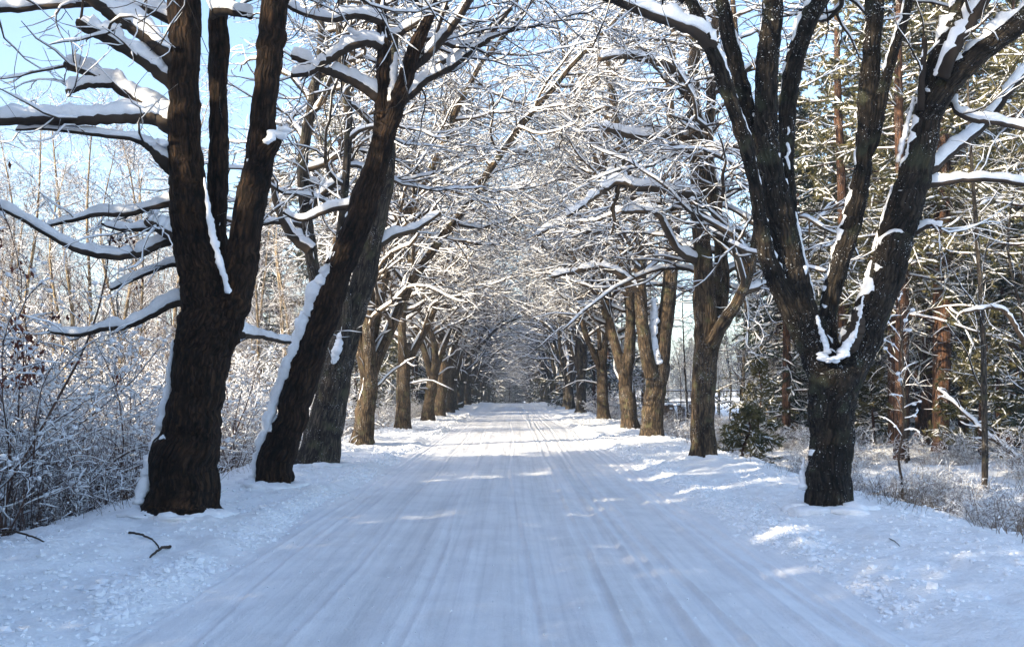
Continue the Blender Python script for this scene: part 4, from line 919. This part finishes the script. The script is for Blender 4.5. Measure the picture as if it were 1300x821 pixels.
# ---- stake fence and rails in the field gap
def post(px, py, hpx, Y, tilt, w, seed):
    rng = np.random.default_rng(seed); x = at(px, Y); H = hpx / F * Y; g = Geo(); sn = Geo()
    P, R = resample([(0, 0, -.2), (tilt * H * .5, 0, H * .5), (tilt * H, 0, H)], [w, w, w * .85], 7, rng, .05); tube(g, P, R, 8, .1, seed, 0, True)
    blobs(sn, np.array([[tilt * H, 0, H + .04]]), np.array([[w * 1.2, w * 1.2, .10]]), rng, .15)
    plant('fence_post', [('post', g.mesh('post', M_wood)), ('snow_cap', sn.mesh('snow_cap', M_snow, True, False))], (x, Y, gz(x, Y)), 0, 1, 'dark wooden stake of the leaning row left of the second right hand trunk' if px < 885 else 'snow capped wooden stake right of the second right hand trunk', 'fence post', 'stakes in the field gap')
for i, px in enumerate([843, 848, 853, 858, 864, 868, 876, 880]): post(px, 530, rng.uniform(17, 24), 70 + i * .6, rng.normal() * .12, rng.uniform(.10, .17), 500 + i)
def rail_fence(Y, x0, x1, hs, label):
    root = empty('rail_fence', (x0, Y, gz(x0, Y)), 0, label, 'fence'); g0 = gz(x0, Y)
    for h in hs:
        g = Geo(); P = np.array([[(t * (x1 - x0), 0, h) for t in np.linspace(0, 1, 12)]]); tube(g, P, np.full((1, 12), .06), 6, 0, 0, 0, True)
        r = link('rail', g.mesh('rail', M_wood), root); s = Geo(); snow(s, P, np.full((1, 12), .06), np.random.default_rng(3), .03, .5, .06, 5); link('snow_strip', s.mesh('snow_strip', M_snow, True, False), r)
    for t in np.arange(0, x1 - x0 + .1, 3.0):
        g = Geo(); tube(g, np.array([[(t, .09, -.3), (t, .09, .6), (t, .09, max(hs) + .1)]]), np.full((1, 3), .07), 6, 0, 0, 0, True); link('post', g.mesh('post', M_wood), root)
rail_fence(92, at(832, 92), at(1000, 92), (1.15, 2.2), 'long low wooden rail fence crossing the open field on the right')

# ---- grass and stalks
def regL(n, rng):
    y = 8.5 + 26 * rng.random(n) ** 1.4; x = -rng.uniform(0, 1, n) ** .8 * (4 + y * .25) - 5.7 - .25 * noise3(y * .8, np.asarray(1.), np.asarray(2.), 4); return x, y
def regR(n, rng):
    y = 8.0 + 34 * rng.random(n) ** 1.3; x = 5.15 + rng.uniform(0, 1, n) ** 1.1 * (3 + y * .4)
    k = (1.3 * noise3(x * .5, y * .5, np.asarray(0.), 14) + .55 * noise3(x * 1.9, y * 1.9, np.asarray(0.), 15) + .25 * rng.random(n) > .42) ; return x[k], y[k]
rg = np.random.default_rng(9)
o = stalks('dry_stalks', 5500, regL, (.5, 1.7), M_shrub, rg, .14, .16, .005); tag(o, 'dry upright stalks and reeds under the left thicket', 'dry stalks')
o = stalks('dry_grass', 10500, regR, (.10, .55), M_grass, rg, .34, .05, .004); tag(o, 'dry grass and weeds sticking out of the snow on the right', 'dry grass')
def regE(n, rng):
    y = 12 + 90 * rng.random(n) ** 1.5; s = rng.choice([-1, 1], n); x = s * (5.0 + rng.random(n) ** 2 * 2.2); return x, y
o = stalks('verge_grass', 1800, regE, (.08, .35), M_grass, rg, .35, .2, .003); tag(o, 'sparse grass tips along the foot of both tree rows', 'verge grass')

# ---- crumbs and clods thrown up by the plough and fallen from the branches
rng = np.random.default_rng(31)
n = 24000; y = 4.5 + 62 * rng.random(n) ** 1.6; sd = rng.choice([-1, 1], n)
x = sd * np.where(rng.random(n) < .4, 2.95 + rng.normal(size=n) * .18, 2.8 + 2.9 * rng.random(n))
k = noise3(x * 1.3, y * .9, np.asarray(0.), 44) + .7 * rng.random(n) > .2; x, y = x[k], y[k]
g = Geo(); rr_ = rng.uniform(.008, .03, len(x)) * (1 + .012 * y) * np.where(rng.random(len(x)) < .06, 1.8, 1)
blobs(g, np.stack([x, y, ground_z(x, y) + rr_ * .1], -1), rr_, rng, .35, .65)
y = 5 + 50 * rng.random(900) ** 1.4; x = rng.uniform(-2.7, 2.7, 900); rr_ = rng.uniform(.004, .014, 900)
blobs(g, np.stack([x, y, road_z(x, y) + rr_ * .2], -1), rr_, rng, .35, .65)
tag(link('snow_crumbs', g.mesh('snow_crumbs', M_snow, False, False)), 'crumbs and small clods of snow strewn over both verges', 'snow crumbs', None, 'stuff')

# ---- wood standing behind the viewer on the left; it keeps the near road in shade
rng = np.random.default_rng(12)
SUN_EL = 23.0; SD = nrm(np.array([-.82, -.57, 0.])); 
pts = []; tries = 0
while len(pts) < 66 and tries < 3000:
    tries += 1
    sp = rng.uniform(-21, 7); a = rng.uniform(4, 28)
    c = np.array([-SD[1], SD[0], 0.]) * sp + SD * a
    if c[0] > -7.5 and c[1] > -12: continue
    if abs(c[0]) < 6.5: continue
    if c[1] > 0 and c[0] / c[1] > -.72: continue
    if any((c[0] - p_[0]) ** 2 + (c[1] - p_[1]) ** 2 < 4.5 for p_ in pts): continue
    pts.append(c)
    put(*wood(rng.integers(5)), c[0], c[1], 'conifer of the wood behind the viewer on the left', 'conifer', 'wood behind the viewer', rng.uniform(.75, 1.0))

# ---- frosty air
bpy.ops.mesh.primitive_cube_add(size=1)
hz = bpy.context.object; hz.name = 'haze'; hz.data.name = 'haze'; hz.scale = (1480, 1100, 44); hz.location = (0, 400, 12)
tag(hz, 'thin cold frosty air that turns the far trees blue', 'haze', None, 'stuff')
hm = bpy.data.materials.new('haze'); hm.use_nodes = True; hn = hm.node_tree; hn.nodes.remove(hn.nodes['Principled BSDF'])
pv = hn.nodes.new('ShaderNodeVolumePrincipled'); pv.inputs['Color'].default_value = (.72, .84, 1, 1); pv.inputs['Density'].default_value = .0009; pv.inputs['Anisotropy'].default_value = .2
hn.links.new(pv.outputs[0], hn.nodes['Material Output'].inputs['Volume']); hz.data.materials.append(hm)

# ------------------------------------------------------------------ light, sky, camera
az = math.atan2(SD[0], SD[1])
w = bpy.data.worlds.new('World'); scene.world = w; w.use_nodes = True; nt = w.node_tree
sky = nt.nodes.new('ShaderNodeTexSky'); sky.sky_type = 'NISHITA'; sky.sun_disc = False
sky.sun_elevation = math.radians(SUN_EL); sky.sun_rotation = az; sky.air_density = 1.0; sky.dust_density = 1.4; sky.ozone_density = 1.7
bg = nt.nodes['Background']; nt.links.new(sky.outputs[0], bg.inputs[0]); bg.inputs[1].default_value = .14
sl = bpy.data.lights.new('sun', 'SUN'); sl.energy = 4.0; sl.angle = math.radians(.55); sl.color = (1.0, .85, .62)
so = bpy.data.objects.new('sun', sl); C.objects.link(so)
dirv = Vector((SD[0] * math.cos(math.radians(SUN_EL)), SD[1] * math.cos(math.radians(SUN_EL)), math.sin(math.radians(SUN_EL))))
so.rotation_euler = dirv.to_track_quat('Z', 'Y').to_euler()

cam = bpy.data.cameras.new('camera'); co = bpy.data.objects.new('camera', cam); C.objects.link(co); scene.camera = co
co.location = (0, 0, HC); co.rotation_euler = (math.radians(90), 0, 0)
cam.sensor_width = 36; cam.lens = 36 * F / 1300; cam.shift_y = (HY - 410.5) / 1300; cam.clip_end = 3000; cam.clip_start = .1
scene.view_settings.view_transform = 'Standard'; scene.view_settings.look = 'None'; scene.view_settings.exposure = 1.62; scene.view_settings.gamma = 1
scene.render.engine = 'CYCLES'
scene.cycles.max_bounces = 5; scene.cycles.diffuse_bounces = 3; scene.cycles.glossy_bounces = 1
